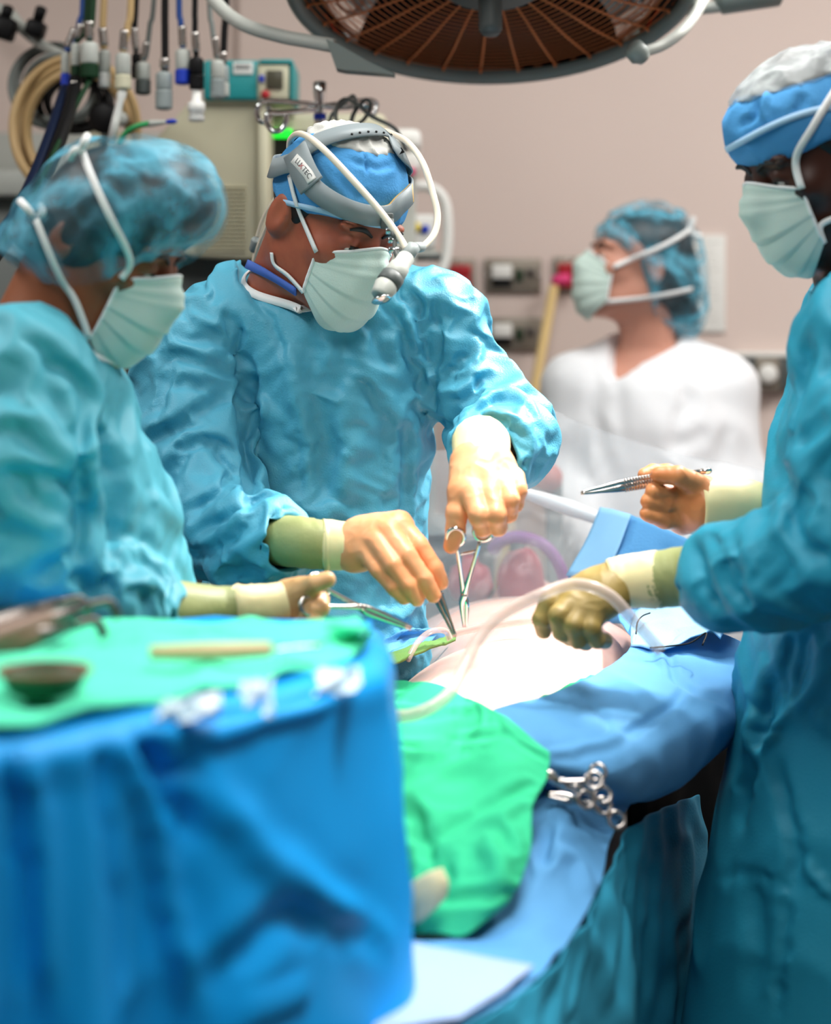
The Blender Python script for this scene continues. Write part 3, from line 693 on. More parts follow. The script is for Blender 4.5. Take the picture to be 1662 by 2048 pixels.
# ------------------------------------------------------------------ nurse in profile with the bouffant cap
N = thing('person', 'nurse in profile under a puffy translucent blue bouffant cap, standing behind the instrument stand', 'person', P(110, 1200, 2.28)*A(1, 1, 0))
HN = Head(202, 478, 2.26, 74, 28, scale=.88, lid=.007, neck=P(92, 690, 2.27), nr=(.050, .066))
n_rows = rows_px([(20, 160, 650, 2.27, .06), (-70, 215, 690, 2.26, .11), (-140, 248, 760, 2.26, .165), (-160, 268, 830, 2.27, .175), (-150, 305, 900, 2.28, .17), (-140, 345, 1010, 2.29, .165),
                  (-140, 374, 1130, 2.29, .17), (-150, 380, 1250, 2.29, .18), (-160, 385, 1600, 2.29, .2), (-170, 390, 2200, 2.29, .21), (-170, 392, 2700, 2.29, .22)])
nR = [(P(40, 770, 2.13), .068), (P(62, 930, 2.09), .064), (P(75, 1105, 2.09), .058), (P(210, 1185, 2.14), .046), (P(335, 1215, 2.22), .034)]
nL = [(P(60, 770, 2.40), .066), (P(120, 1080, 2.44), .056), (P(300, 1240, 2.44), .04)]
NN = Neckline(P(-10, 652, 2.27), P(206, 718, 2.24), P(-10, 652, 2.27)+A(0, .1, 0), P(190, 560, 2.27), P(90, 740, 2.27), .085)
def gown_N(p):
    d = stack(p, n_rows); d = smin(d, sleeve(p, nR), .018); d = smin(d, sleeve(p, nL), .02)
    d = smin(d, cone(p, P(70, 690, 2.26), P(40, 760, 2.14), .05, .055), .06); d = smin(d, cone(p, P(70, 690, 2.28), P(60, 760, 2.40), .05, .055), .06)
    return NN.cut(d, p)
NF = [([(170, 815), (171, 908), (161, 976), (163, 1060), (164, 1130)], 13, .018), ([(205, 845), (213, 900), (216, 950)], 9, .016), ([(223, 1020), (224, 1080), (222, 1160)], 12, .010), ([(99, 771), (137, 839), (164, 880)], 15, .010),
      ([(95, 728), (144, 747), (176, 795)], 14, .010), ([(61, 952), (113, 959), (160, 990)], 12, .010), ([(10, 935), (50, 960), (62, 995)], 13, .009), ([(80, 1155), (120, 1130), (163, 1095)], 12, .010), ([(55, 1020), (95, 1050), (140, 1050)], 16, -.006),
      ([(190, 850), (190, 960), (205, 1020)], 14, -.008), ([(240, 860), (260, 960), (265, 1080)], 22, -.004), ([(20, 850), (60, 880), (110, 930)], 16, .006), ([(240, 1150), (300, 1120), (350, 1170)], 22, .008), ([(145, 1165), (170, 1150), (185, 1195)], 10, .012), ([(200, 1190), (215, 1160), (225, 1200)], 9, .012), ([(255, 1190), (290, 1190), (300, 1220)], 10, .012), ([(310, 1180), (330, 1195), (335, 1230)], 8, .01), ([(60, 670), (90, 700), (110, 740)], 12, .005)]
gN = clothe('gown', gown_N, A(-.66, 1.95, .22), A(-.14, 2.56, 1.56), M['gown_left'], N, .013, [(a, b*1.2, c*1.3) for a, b, c in NF], .006, 8, .004, 3,
            sim=dict(growf=lambda V: 1.08+.06*(chain(V, nR) < stack(V, n_rows)), iters=100, bend=.05), zmin=.85, post=.5, pins=[(P(110, 660, 2.26), .09), (P(335, 1215, 2.22), .03)])
skin_body(HN, N, M['skin_left'], n_rows, [slim(nR, P(440, 1215, 2.28)), slim(nL, P(330, 1250, 2.43))], h=.005)
HN.eyes(N); HN.brows(N, M['hair'])
def bouf_N(p):
    d = ellpx(p, 268, 424, 2.265, 190, 146, .108, 12); d = smin(d, ellpx(p, 72, 505, 2.27, 88, 66, .07, -35), .05)
    q = HN.loc(p); d = smin(d, HN.skull(p)-.012, .02)
    d = smin(d, ell(q, A(0, -.02, -.012), (.096, .090, .078))*HN.s, .02)
    return smax(d, (np.interp(q[:, 1], [0, .055, .07, .08, .11], [-.072, -.055, -.03, .005, .042])-q[:, 2])*HN.s*.6, .012)
def hair_N(p): return smax(bouf_N(p)+.012, (np.interp(HN.loc(p)[:, 1], [0, .055, .07, .08, .11], [-.062, -.045, -.02, .015, .052])-HN.loc(p)[:, 2])*HN.s*.6, .01)+.0012*noise(p*70)
obj('hair', *mesh_sdf(hair_N, P(-60, 640, 2.1)-A(.02, 0, 0), P(480, 250, 2.42)+A(.03, 0, .02), .004), M['hair_brown'], N)
BF = [([(300, 330), (285, 400), (250, 430), (190, 470)], 9, -.007), ([(298, 320), (300, 370), (290, 410), (230, 450)], 7, .005), ([(170, 380), (130, 440), (90, 480)], 8, -.006), ([(200, 390), (160, 440), (110, 490)], 7, .005), ([(280, 450), (300, 500), (310, 540)], 8, -.006),
      ([(350, 400), (350, 450), (340, 490)], 8, -.006), ([(385, 380), (385, 430), (375, 480)], 7, -.005), ([(330, 420), (280, 440), (270, 500)], 8, .006), ([(160, 480), (160, 530), (175, 560)], 8, -.006), ([(40, 450), (60, 500), (80, 550)], 9, -.006), ([(20, 480), (40, 530)], 8, -.005), ([(210, 300), (250, 320), (330, 310)], 9, -.005), ([(410, 370), (420, 420), (410, 460)], 8, .005), ([(230, 340), (200, 420), (140, 500)], 8, -.005)]
bN = clothe('bouffant_cap', bouf_N, P(-70, 640, 2.1)-A(.02, 0, 0), P(500, 240, 2.42)+A(.03, 0, .03), M['bouffant'], N, .0055, BF, .006, 16, .004, 6,
            sim=dict(grow=1.05, iters=70, bend=.08, inn=.008, out=.006), zmin=0)
mN = HN.mask(N, side=54, stop=24)
nAll = lambda p: np.minimum(np.minimum(HN.muzzle(p), bouf_N(p)), HN.face(p))
obj('mask_tie', *strap(nAll, [px_of(HN.mask_corners['tr']), (262, 520), (218, 430), (182, 350), (163, 300)], .0075, .006), M['tie'], mN)
obj('mask_tie', *strap(nAll, [px_of(HN.mask_corners['br']), (150, 600), (125, 565), (100, 510), (80, 460), (72, 440)], .0075, .006), M['tie'], mN)
for pts in ([(163, 300, 2.19), (168, 285, 2.18), (175, 272, 2.19)], [(163, 300, 2.19), (150, 300, 2.18), (140, 318, 2.19)], [(72, 440, 2.2), (55, 418, 2.19), (40, 402, 2.2)], [(72, 440, 2.2), (85, 425, 2.19), (80, 412, 2.2)]):
    obj('mask_tie', *tube([P(*q) for q in pts], .0042, 8, 4), M['tie'], mN)
NN.binding(HN, gN, M['tie'], .010)
cuff('sleeve_cuff', [(300, 1212, 2.198), (360, 1218, 2.238), (430, 1218, 2.27), (482, 1214, 2.28)], [.031, .0295, .0255, .0235], M['undercuff'], N)
cuff('glove_cuff', [(474, 1214, 2.28), (482, 1214, 2.28), (530, 1211, 2.29), (582, 1204, 2.30)], [.0255, .0245, .0235, .0235], M['glove_pale'], N)
hand(N, [[(575, 1205, 2.30, 24), (602, 1198, 2.295, 22)], [(585, 1190, 2.30, 15), (612, 1180, 2.29, 13)]],
     [[(604, 1182, 2.285, 13), (628, 1168, 2.275, 10.5), (654, 1160, 2.275, 9.5)],
      [(612, 1188, 2.30, 12), (640, 1194, 2.30, 10.5), (642, 1216, 2.28, 9.5), (624, 1222, 2.275, 9)],
      [(608, 1205, 2.295, 12), (634, 1218, 2.29, 10.5), (628, 1240, 2.275, 9.5), (610, 1240, 2.27, 9)],
      [(600, 1218, 2.295, 12), (622, 1238, 2.285, 10), (612, 1256, 2.275, 9.5), (596, 1252, 2.27, 9)],
      [(588, 1226, 2.295, 11), (602, 1250, 2.285, 9.5), (592, 1264, 2.275, 9), (580, 1258, 2.27, 8.5)]], M['glove_sand'], label='sandy latex glove in a fist round an instrument')

# ------------------------------------------------------------------ dark-skinned surgeon at the side of the table
R = thing('person', 'assistant in blue gown and blue cap with pale stripe, holding forceps and tubing', 'person', P(1720, 1200, 2.45)*A(1, 1, 0))
HR = Head(1645, 304, 2.38, -70, 25, scale=.93, lid=.006, neck=P(1742, 540, 2.42), nr=(.058, .068))
r_rows = rows_px([(1690, 1830, 530, 2.42, .07), (1655, 1900, 575, 2.43, .12), (1632, 1960, 640, 2.44, .175), (1596, 2000, 740, 2.45, .185), (1556, 2000, 860, 2.45, .17), (1534, 2000, 980, 2.45, .165), (1522, 2000, 1080, 2.45, .165),
                  (1500, 2000, 1250, 2.45, .17), (1474, 2000, 1420, 2.45, .18), (1436, 2000, 1620, 2.45, .19), (1400, 2000, 1820, 2.45, .2), (1364, 2010, 2048, 2.45, .21), (1330, 2020, 2300, 2.45, .22), (1300, 2030, 2660, 2.45, .23)])
rL = [(P(1740, 700, 2.25), .072), (P(1725, 880, 2.19), .068), (P(1690, 1080, 2.17), .062), (P(1560, 1140, 2.22), .056), (P(1462, 1152, 2.28), .050), (P(1398, 1152, 2.31), .040)]
rR = [(P(1740, 700, 2.60), .07), (P(1720, 1060, 2.62), .06), (P(1560, 1040, 2.56), .046)]
def gown_R(p):
    d = stack(p, r_rows); d = smin(d, sleeve(p, rL), .018); d = smin(d, sleeve(p, rR), .02)
    d = smin(d, cone(p, P(1745, 580, 2.42), P(1740, 680, 2.26), .055, .06), .06); d = smin(d, cone(p, P(1745, 580, 2.42), P(1740, 680, 2.58), .055, .06), .06)
    return smax(d, -cone(p, P(1735, 480, 2.4), P(1742, 560, 2.42), .066, .07), .01)
RF = [([(1618, 680), (1600, 760), (1580, 840), (1565, 920), (1570, 1000)], 11, .020), ([(1640, 820), (1610, 860), (1590, 880)], 12, .010), ([(1662, 780), (1630, 800), (1605, 830)], 11, .007), ([(1600, 960), (1590, 1010), (1580, 1060)], 10, .009), ([(1610, 990), (1600, 960), (1630, 940)], 10, -.009), ([(1596, 980), (1606, 990), (1620, 1010)], 9, .012),
      ([(1395, 1090), (1400, 1130), (1412, 1180), (1440, 1215)], 10, .016), ([(1415, 1070), (1445, 1110), (1462, 1170), (1500, 1215)], 10, .014), ([(1470, 1075), (1468, 1130), (1480, 1175)], 9, .014), ([(1510, 1070), (1505, 1110), (1520, 1150)], 9, .009), ([(1430, 1075), (1455, 1120), (1470, 1165)], 9, -.010), ([(1480, 1165), (1520, 1190), (1550, 1200)], 10, -.010), ([(1570, 1000), (1590, 1060), (1620, 1100), (1662, 1110)], 13, .016), ([(1500, 1210), (1560, 1240), (1640, 1250)], 14, .008), ([(1540, 1080), (1570, 1110), (1580, 1150)], 12, .007),
      ([(1548, 1360), (1530, 1420), (1512, 1490)], 10, .022), ([(1580, 1250), (1572, 1340), (1565, 1420)], 9, .016), ([(1590, 1290), (1575, 1380), (1560, 1440), (1520, 1500)], 8, -.012), ([(1610, 1260), (1600, 1330), (1570, 1430)], 9, .016), ([(1520, 1320), (1500, 1420), (1480, 1500)], 14, -.008), ([(1500, 1520), (1488, 1580), (1470, 1660)], 16, .008), ([(1550, 1520), (1575, 1640), (1592, 1790)], 14, .008), ([(1430, 1756), (1480, 1745), (1540, 1760), (1590, 1785)], 6, .004), ([(1600, 1720), (1630, 1760), (1660, 1790)], 10, -.006), ([(1572, 1800), (1560, 1900), (1550, 2040)], 9, .006), ([(1500, 1760), (1510, 1860), (1500, 1990)], 24, .006)]
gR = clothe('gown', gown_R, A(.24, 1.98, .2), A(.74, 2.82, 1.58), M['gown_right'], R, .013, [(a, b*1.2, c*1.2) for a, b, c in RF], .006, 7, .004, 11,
            sim=dict(growf=lambda V: np.where(V[:, 2] < 1.02, 1.025, 1.07+.06*(chain(V, rL) < stack(V, r_rows))), iters=100, bend=.05), zmin=1.02, post=.25, pins=[(P(1742, 545, 2.42), .09), (P(1398, 1152, 2.31), .03)])
skin_body(HR, R, M['skin_right'], r_rows, [slim(rL, P(1300, 1160, 2.33)), slim(rR, P(1480, 1012, 2.51))], h=.005)
HR.eyes(R); HR.brows(R, M['hair'])
def hairR(p): q = HR.loc(p); return smax(smax(HR.skull(p)-.005, (-.012-q[:, 2])*HR.s, .006), (q[:, 1]-.050+np.maximum(0, .03-q[:, 2])*.6)*HR.s, .008)
obj('hair', *mesh_sdf(hairR, HR.C-.17, HR.C+.17, .004), M['hair'], R)
def capR(p):
    q = HR.loc(p); d = smin(ell(q, A(0, -.008, .038), (.089, .105, .092)), ell(q, A(0, .045, .058), (.07, .06, .050)), .03)*HR.s
    return smax(d, (.022-.02*q[:, 1]-q[:, 2])*HR.s, .006)
def capR_side(p): q = HR.loc(p); return smax(capR(p), (q[:, 2]-.094-.10*q[:, 1])*HR.s, .006)
def capR_crown(p): q = HR.loc(p); return smax(capR(p)-.0015, (.090+.10*q[:, 1]-q[:, 2])*HR.s, .006)
cR = clothe('surgical_cap', capR_side, HR.C-.2, HR.C+.2, M['cap'], R, .004, [([(1510, 190), (1500, 230), (1470, 250)], 9, .006), ([(1530, 170), (1520, 220), (1530, 250)], 8, -.004), ([(1600, 180), (1600, 200), (1590, 220)], 10, .004)], .004, 16, .004, 9)
clothe('cap_crown', capR_crown, HR.C-.2, HR.C+.2, M['crown_grey'], cR, .004, (), .004, 30, 0, 12, smooth=1)
obj('cap_piping', *strap(capR, [(1452, 300), (1480, 285), (1530, 258), (1580, 236), (1640, 218), (1690, 212)], .0075, .0018), M['capband'], cR)
mR = HR.mask(R, side=48, stop=24, sbot=-30)
rAll = lambda p: np.minimum(np.minimum(HR.muzzle(p), capR(p)), HR.face(p))
obj('mask_tie', *strap(rAll, [px_of(HR.mask_corners['tl']), (1590, 318), (1622, 260), (1655, 205), (1690, 150)], .0085, .003), M['tie'], mR)
obj('mask_tie', *strap(rAll, [px_of(HR.mask_corners['bl']), (1640, 450), (1690, 430)], .007, .003), M['tie'], mR)
cuff('sleeve_cuff', [(1408, 1150, 2.30), (1380, 1152, 2.315), (1340, 1156, 2.325), (1298, 1162, 2.33)], [.036, .0345, .0325, .031], M['undercuff'], R)
cuff('glove_cuff', [(1312, 1160, 2.33), (1304, 1160, 2.33), (1262, 1162, 2.335), (1222, 1170, 2.335)], [.0330, .0320, .0300, .0285], M['glove_pale'], R)
hand(R, [[(1238, 1168, 2.335, 28), (1190, 1192, 2.33, 28), (1160, 1208, 2.325, 24)], [(1215, 1190, 2.32, 22), (1186, 1225, 2.31, 17)], [(1190, 1172, 2.345, 20), (1138, 1186, 2.34, 14)]],
     [[(1134, 1190, 2.335, 14), (1100, 1204, 2.325, 12), (1084, 1238, 2.325, 10.5), (1087, 1262, 2.335, 9.5)],
      [(1146, 1206, 2.315, 14), (1118, 1232, 2.30, 12), (1124, 1264, 2.305, 10.5), (1140, 1276, 2.33, 9.5)],
      [(1164, 1216, 2.31, 13.5), (1148, 1250, 2.295, 11.5), (1156, 1280, 2.305, 10), (1172, 1286, 2.33, 9)],
      [(1186, 1222, 2.31, 12.5), (1182, 1256, 2.295, 10.5), (1194, 1280, 2.305, 9.5), (1210, 1282, 2.33, 9)],
      [(1196, 1200, 2.36, 14), (1150, 1236, 2.385, 12), (1134, 1258, 2.375, 10)]], M['glove_shade'], label='latex glove coloured olive as in shade, gripping tubing')
cuff('sleeve_cuff', [(1545, 1022, 2.53), (1530, 1020, 2.525), (1500, 1015, 2.515), (1486, 1013, 2.51)], [.031, .031, .0305, .030], M['undercuff'], R)
cuff('glove_cuff', [(1496, 1014, 2.515), (1490, 1013, 2.51), (1445, 1009, 2.50), (1396, 1010, 2.495)], [.0335, .0328, .0328, .0325], M['glove_pale'], R)
hand(R, [[(1410, 1010, 2.495, 31), (1382, 1006, 2.50, 27)], [(1390, 1030, 2.50, 24), (1366, 1040, 2.505, 18)], [(1395, 985, 2.50, 22), (1362, 966, 2.505, 15)]],
     [[(1362, 960, 2.515, 13), (1336, 946, 2.525, 11), (1306, 944, 2.525, 9.5), (1288, 950, 2.515, 8)],
      [(1372, 992, 2.51, 12), (1340, 986, 2.49, 10.5), (1306, 982, 2.475, 9.5)],
      [(1368, 1016, 2.505, 12), (1332, 1010, 2.485, 10.5), (1296, 1002, 2.475, 9.2)],
      [(1364, 1040, 2.50, 12), (1330, 1040, 2.485, 10.5), (1294, 1028, 2.475, 9)],
      [(1388, 968, 2.485, 15), (1356, 952, 2.47, 12), (1318, 950, 2.475, 10)]], M['glove_tan'], label='tan latex glove pinching forceps')

# ------------------------------------------------------------------ nurse in the white gown
W = thing('person', 'nurse in a white gown standing by the far wall, masked face turned sideways', 'person', P(1300, 1200, 4.0)*A(1, 1, 0))
HW = Head(1278, 531, 4.0, -78, -12, scale=.95, neck=P(1296, 700, 4.03), nr=(.048, .056))
w_rows = rows_px([(1240, 1360, 672, 4.05, .06), (1185, 1415, 712, 4.04, .09), (1140, 1468, 770, 4.03, .115), (1120, 1490, 850, 4.02, .125), (1110, 1500, 1000, 4.02, .13), (1100, 1510, 1250, 4.02, .15), (1090, 1520, 1700, 4.02, .17), (1085, 1525, 1960, 4.02, .18)])
wA = [[(P(1150, 775, 4.02), .058), (P(1122, 960, 4.0), .05), (P(1180, 1090, 3.82), .04)], [(P(1452, 780, 4.02), .058), (P(1480, 960, 4.0), .05), (P(1400, 1100, 3.82), .04)]]
def gown_W(p):
    d = stack(p, w_rows)
    for a in wA: d = smin(d, chain(p, a, .03), .03)
    d = smin(d, cone(p, P(1270, 690, 4.05), P(1152, 765, 4.03), .04, .05), .05); d = smin(d, cone(p, P(1330, 690, 4.05), P(1450, 770, 4.03), .04, .05), .05)
    d = smax(d, -cone(p, P(1285, 600, 3.99), P(1290, 675, 4.02), .056, .056), .01)
    return smax(d, -cone(p, P(1285, 650, 4.0), P(1240, 742, 3.965), .075, .022), .008)
WF = [([(1385, 760), (1370, 830), (1350, 900)], 14, .010), ([(1340, 900), (1380, 880), (1420, 860)], 12, .008), ([(1225, 720), (1232, 800), (1240, 900)], 7, .006), ([(1180, 820), (1200, 900), (1210, 960)], 14, .006), ([(1460, 850), (1450, 920)], 12, .007)]
clothe('gown', gown_W, A(.22, 3.7, .2), A(.70, 4.26, 1.50), M['white_gown'], W, .011, WF, .006, 8, .004, 5, sim=dict(grow=1.04, iters=60, bend=.1), zmin=.8, pins=[(P(1290, 680, 4.0), .1)])
skin_body(HW, W, M['skin_pale'], w_rows, [[(a, .034) for a, r in q] for q in wA], h=.006)
HW.eyes(W); HW.brows(W, M['hair_brown'])
def bouf_W(p):
    d = ellpx(p, 1292, 488, 4.02, 104, 82, .105, 12); d = smin(d, ellpx(p, 1352, 585, 4.03, 58, 92, .07, -18), .05)
    q = HW.loc(p); d = smin(d, HW.skull(p)-.010, .02)
    d = smin(d, ell(q, A(0, -.03, -.02), (.096, .08, .085))*HW.s, .02); d = smin(d, ellpx(p, 1384, 640, 4.03, 26, 34, .05, -30), .03)
    return smax(d, (np.interp(q[:, 1], [-.08, -.011, .005, .025, .0926], [-.12, -.069, -.03, .006, .038])-q[:, 2])*HW.s*.6, .012)
def hair_W(p): return smax(bouf_W(p)+.013, (np.interp(HW.loc(p)[:, 1], [-.08, -.011, .005, .025, .0926], [-.11, -.06, -.02, .016, .048])-HW.loc(p)[:, 2])*HW.s*.6, .01)+.0015*noise(p*60)
obj('hair', *mesh_sdf(hair_W, HW.C-A(.2, .2, .25), HW.C+.2, .006), M['hair_brown'], W)
bW = clothe('bouffant_cap', bouf_W, HW.C-A(.2, .2, .25), HW.C+.2, M['bouffant'], W, .007, [([(1290, 500), (1300, 560), (1305, 640)], 7, -.006), ([(1200, 460), (1260, 480), (1340, 470)], 6, -.005), ([(1230, 490), (1290, 480), (1350, 490)], 6, .005), ([(1310, 420), (1350, 450), (1370, 490)], 6, -.005)], .006, 16, .003, 8, sim=dict(grow=1.09, iters=70, bend=.05, inn=.008, out=.006), zmin=0)
mW = HW.mask(W, side=54, stop=24, sbot=-30)
wAll = lambda p: np.minimum(np.minimum(HW.muzzle(p), bouf_W(p)), HW.face(p))
obj('mask_tie', *strap(wAll, [px_of(HW.mask_corners['tl']), (1270, 515), (1320, 495), (1365, 470), (1380, 458)], .009, .006), M['tie'], mW)
obj('mask_tie', *strap(wAll, [px_of(HW.mask_corners['bl']), (1290, 596), (1340, 588), (1385, 578)], .009, .006), M['tie'], mW)
for pts in ([(1378, 460, 4.0), (1384, 445, 4.0), (1386, 434, 4.0)], [(1378, 460, 4.0), (1388, 470, 4.0), (1402, 474, 4.0)]): obj('mask_tie', *tube([P(*q) for q in pts], .006, 8, 4), M['tie'], mW)
for a, dx in ((wA[0], 30), (wA[1], -30)):
    b = a[-1][0]
    c = px_of(b); D = b[1]
    hand(W, [[(c[0]+dx*.6, c[1]+8, D-.03, 26), (c[0]+dx*1.8, c[1]+22, D-.07, 24)]],
         [[(c[0]+dx*(1.8+.2*k), c[1]+16+9*k, D-.08, 11), (c[0]+dx*(2.9+.1*k), c[1]+30+9*k, D-.11, 9.5), (c[0]+dx*(3.5-.1*k), c[1]+42+9*k, D-.10, 8.5)] for k in range(4)]+[[(c[0]+dx*.9, c[1]-4, D-.06, 13), (c[0]+dx*1.9, c[1]-8, D-.11, 10), (c[0]+dx*2.6, c[1]-2, D-.12, 9)]], M['skin_pale'], 'hand', .004)
# ------------------------------------------------------------------ operating table, patient, drapes
T = thing('operating_table', 'padded operating table hidden under the blue drapes', 'table', (.17, 2.45, 0))
RT_ = rotm(-.291, 'z'); TC = A(.14, 2.60, 0)
obj('pad', *box(TC+A(0, 0, .79), (.30, 1.15, .09), .03, RT_), M['black'], T); obj('column', *box(TC+A(.02, .08, .42), (.2, .3, .66), .02, RT_), M['steel_dark'], T); obj('base', *box(TC+A(.02, .1, .05), (.34, .8, .10), .03, RT_), M['grey_dark'], T)
PT = thing('person', 'patient lying under drapes with only the pale bare abdomen exposed', 'person', (.11, 2.6, .85))
def pat(p):
    d = ell(p, A(.10, 2.52, .958), (.146, .37, .118), rotm(-.2, 'z'))
    d = smin(d, ell(p, A(.15, 2.95, .95), (.2, .28, .13)), .06)
    for sx in (-1, 1): d = smin(d, cone(p, A(.06+sx*.05, 2.3, .88), A(.0+sx*.04, 2.0, .83), .07, .045), .05)
    d = smin(d, cone(p, A(.17, 3.1, .95), A(.18, 3.24, .96), .07, .055), .04); d = smin(d, ell(p, A(.18, 3.36, .97), (.075, .11, .095)), .03)
    d = smax(d, -ell(p, A(.19, 2.46, 1.082), (.012, .014, .016)), .012)
    return d
V, Q = mesh_sdf(pat, A(-.2, 1.7, .7), A(.45, 3.6, 1.2), .008); obj('body', V, Q, M['skin_belly'], PT)
def fab(name, label, cat, rows, m, fold=(), lift=0, **k): 
    if lift: rows = [[(x, y-lift*FP/D, D) for x, y, D in r] for r in rows]
    c = P(*rows[len(rows)//2][len(rows[0])//2]); return tag(sheet(name, rows, m, folds=fold, at=c, over=pat if rows[0][0][2] < 2.7 else None, **k), label, cat)
fab('green_towel', 'large bright green surgical towel spread over the near side of the patient', 'towel',
    [[(700, 1338, 2.52), (760, 1352, 2.475), (830, 1362, 2.42), (925, 1392, 2.31), (1012, 1434, 2.2), (1102, 1506, 2.14)],
     [(690, 1420, 2.34), (745, 1430, 2.30), (830, 1445, 2.25), (920, 1476, 2.19), (1005, 1515, 2.12), (1092, 1560, 2.10)],
     [(690, 1550, 2.18), (750, 1550, 2.14), (840, 1560, 2.10), (920, 1585, 2.08), (1000, 1605, 2.05), (1066, 1612, 2.05)],
     [(700, 1700, 2.08), (770, 1700, 2.03), (850, 1700, 1.99), (930, 1700, 1.98), (1005, 1690, 1.97), (1064, 1690, 1.99)],
     [(710, 1800, 2.02), (790, 1800, 1.98), (860, 1800, 1.94), (930, 1795, 1.93), (995, 1785, 1.93), (1040, 1765, 1.95)],
     [(720, 1880, 2.0), (800, 1872, 1.97), (870, 1868, 1.92), (925, 1872, 1.91), (970, 1845, 1.92), (1012, 1812, 1.94)]], M['towel_green'],
    [([(780, 1480), (850, 1490), (930, 1470), (1000, 1460)], 10, .004), ([(820, 1510), (880, 1500), (930, 1460)], 10, -.004), ([(1000, 1430), (1050, 1475), (1100, 1505)], 8, -.004), ([(1060, 1560), (980, 1600), (900, 1650), (860, 1670)], 14, .010), ([(1060, 1600), (960, 1640), (900, 1680)], 14, -.010),
     ([(900, 1680), (970, 1640), (1010, 1660), (1030, 1690)], 14, .012), ([(880, 1790), (950, 1785), (1030, 1785)], 11, .012), ([(880, 1775), (960, 1765), (1040, 1760)], 11, -.008), ([(800, 1600), (850, 1680), (860, 1760)], 20, .008), ([(890, 1700), (885, 1750), (880, 1800)], 14, .010), ([(960, 1680), (1000, 1720), (1010, 1770)], 18, -.008)], amp=.003, scale=9, n=14, thick=.003, crum=1.06)
fab('gauze_pad', 'folded beige gauze hanging below the green towel by the blue stand cover', 'gauze',
    [[(770, 1790, 1.93), (815, 1770, 1.905), (855, 1745, 1.90), (885, 1735, 1.905)], [(780, 1815, 1.925), (825, 1800, 1.90), (865, 1780, 1.893), (896, 1765, 1.90)], [(790, 1850, 1.925), (830, 1850, 1.90), (865, 1825, 1.895), (893, 1795, 1.90)]], M['gauze'], amp=.003, scale=20, n=6, thick=.004)
fab('blue_sheet', 'blue drape sheet turned over the foot of the operating table, pale where light falls', 'drape',
    [[(1025, 1535, 2.30), (1085, 1530, 2.28), (1150, 1528, 2.29), (1215, 1545, 2.34), (1275, 1590, 2.38)], [(1040, 1670, 2.13), (1068, 1670, 2.12), (1115, 1655, 2.12), (1175, 1655, 2.17), (1226, 1668, 2.22)], [(1020, 1770, 2.02), (1044, 1775, 2.01), (1085, 1762, 2.02), (1145, 1752, 2.06), (1206, 1755, 2.10)],
     [(880, 1880, 1.94), (940, 1872, 1.93), (1005, 1862, 1.93), (1082, 1852, 1.94), (1152, 1860, 1.96)], [(760, 1885, 1.90), (800, 1888, 1.895), (885, 1902, 1.88), (982, 1926, 1.86), (1086, 1940, 1.86)], [(750, 1980, 1.80), (785, 1982, 1.795), (852, 1987, 1.79), (922, 1992, 1.78), (1012, 1996, 1.78)], [(740, 2090, 1.69), (782, 2082, 1.695), (832, 2076, 1.70), (880, 2066, 1.70), (922, 2052, 1.71)]], M['drape_blue'],
    [([(1090, 1640), (1085, 1690), (1095, 1720)], 11, .016), ([(1150, 1640), (1200, 1650), (1230, 1650)], 10, .008), ([(860, 1895), (930, 1880), (1010, 1890)], 11, .008), ([(1110, 1690), (1160, 1720), (1180, 1780)], 18, -.010)], amp=.004, scale=8, n=11, thick=.003, crum=1.04)
fab('lit_patch_sheet', 'added sheet painted pale as the light patch on the blue sheet at the table foot', 'drape',  # overlay added so its pale colour reads as lamplight on the blue sheet
    [[(775, 1893, 1.885), (830, 1905, 1.875), (905, 1916, 1.865), (985, 1932, 1.855), (1068, 1946, 1.848)], [(765, 1935, 1.84), (822, 1942, 1.835), (895, 1952, 1.825), (970, 1962, 1.815), (1040, 1972, 1.812)], [(760, 1985, 1.79), (812, 1990, 1.785), (872, 1996, 1.777), (940, 2000, 1.772), (1000, 2003, 1.772)], [(745, 2085, 1.69), (800, 2076, 1.692), (845, 2068, 1.695), (885, 2060, 1.698), (918, 2056, 1.705)]], M['sheet_lit'], amp=.002, scale=10, n=8, thick=.002, lift=.008)
rim = [(860, 2110, 1.665), (922, 2054, 1.712), (1012, 1998, 1.782), (1086, 1943, 1.862), (1152, 1864, 1.962), (1207, 1762, 2.102), (1250, 1662, 2.27), (1330, 1612, 2.5), (1392, 1588, 2.66)]
top = np.array([P(*q) for q in rim]); rows = []
for k, z in enumerate((0, .06, .14, .26, .42, .6, .8, .93)):
    r = top.copy(); r[:, 2] = np.maximum(top[:, 2]-z, .02); s_ = np.arange(len(r)); r[:, 0] += .004+.018*min(1, k/3)*np.cos(s_*2.4+.3)+.012*min(k, 2)/2; r[:, 1] += .014*min(1, k/3)*np.sin(s_*2.4); rows.append(r)
tag(sheet('table_drape', rows, M['drape_teal'], 11, crum=1.04, px=False, at=top[5], folds=[([(1235, 1690), (1225, 1780), (1235, 1860), (1215, 1990)], 9, -.012), ([(1215, 1690), (1205, 1800), (1180, 1900)], 9, .012), ([(1270, 1660), (1262, 1780), (1250, 1900), (1230, 2040)], 12, .010), ([(1330, 1640), (1310, 1800), (1290, 2040)], 14, .010), ([(1150, 1880), (1130, 1960), (1090, 2040)], 12, .010), ([(1190, 1830), (1160, 1960), (1140, 2040)], 10, -.008)],
          amp=.006, scale=9, thick=.003), 'teal drape skirt hanging in folds from the edge of the operating table to the floor', 'drape')
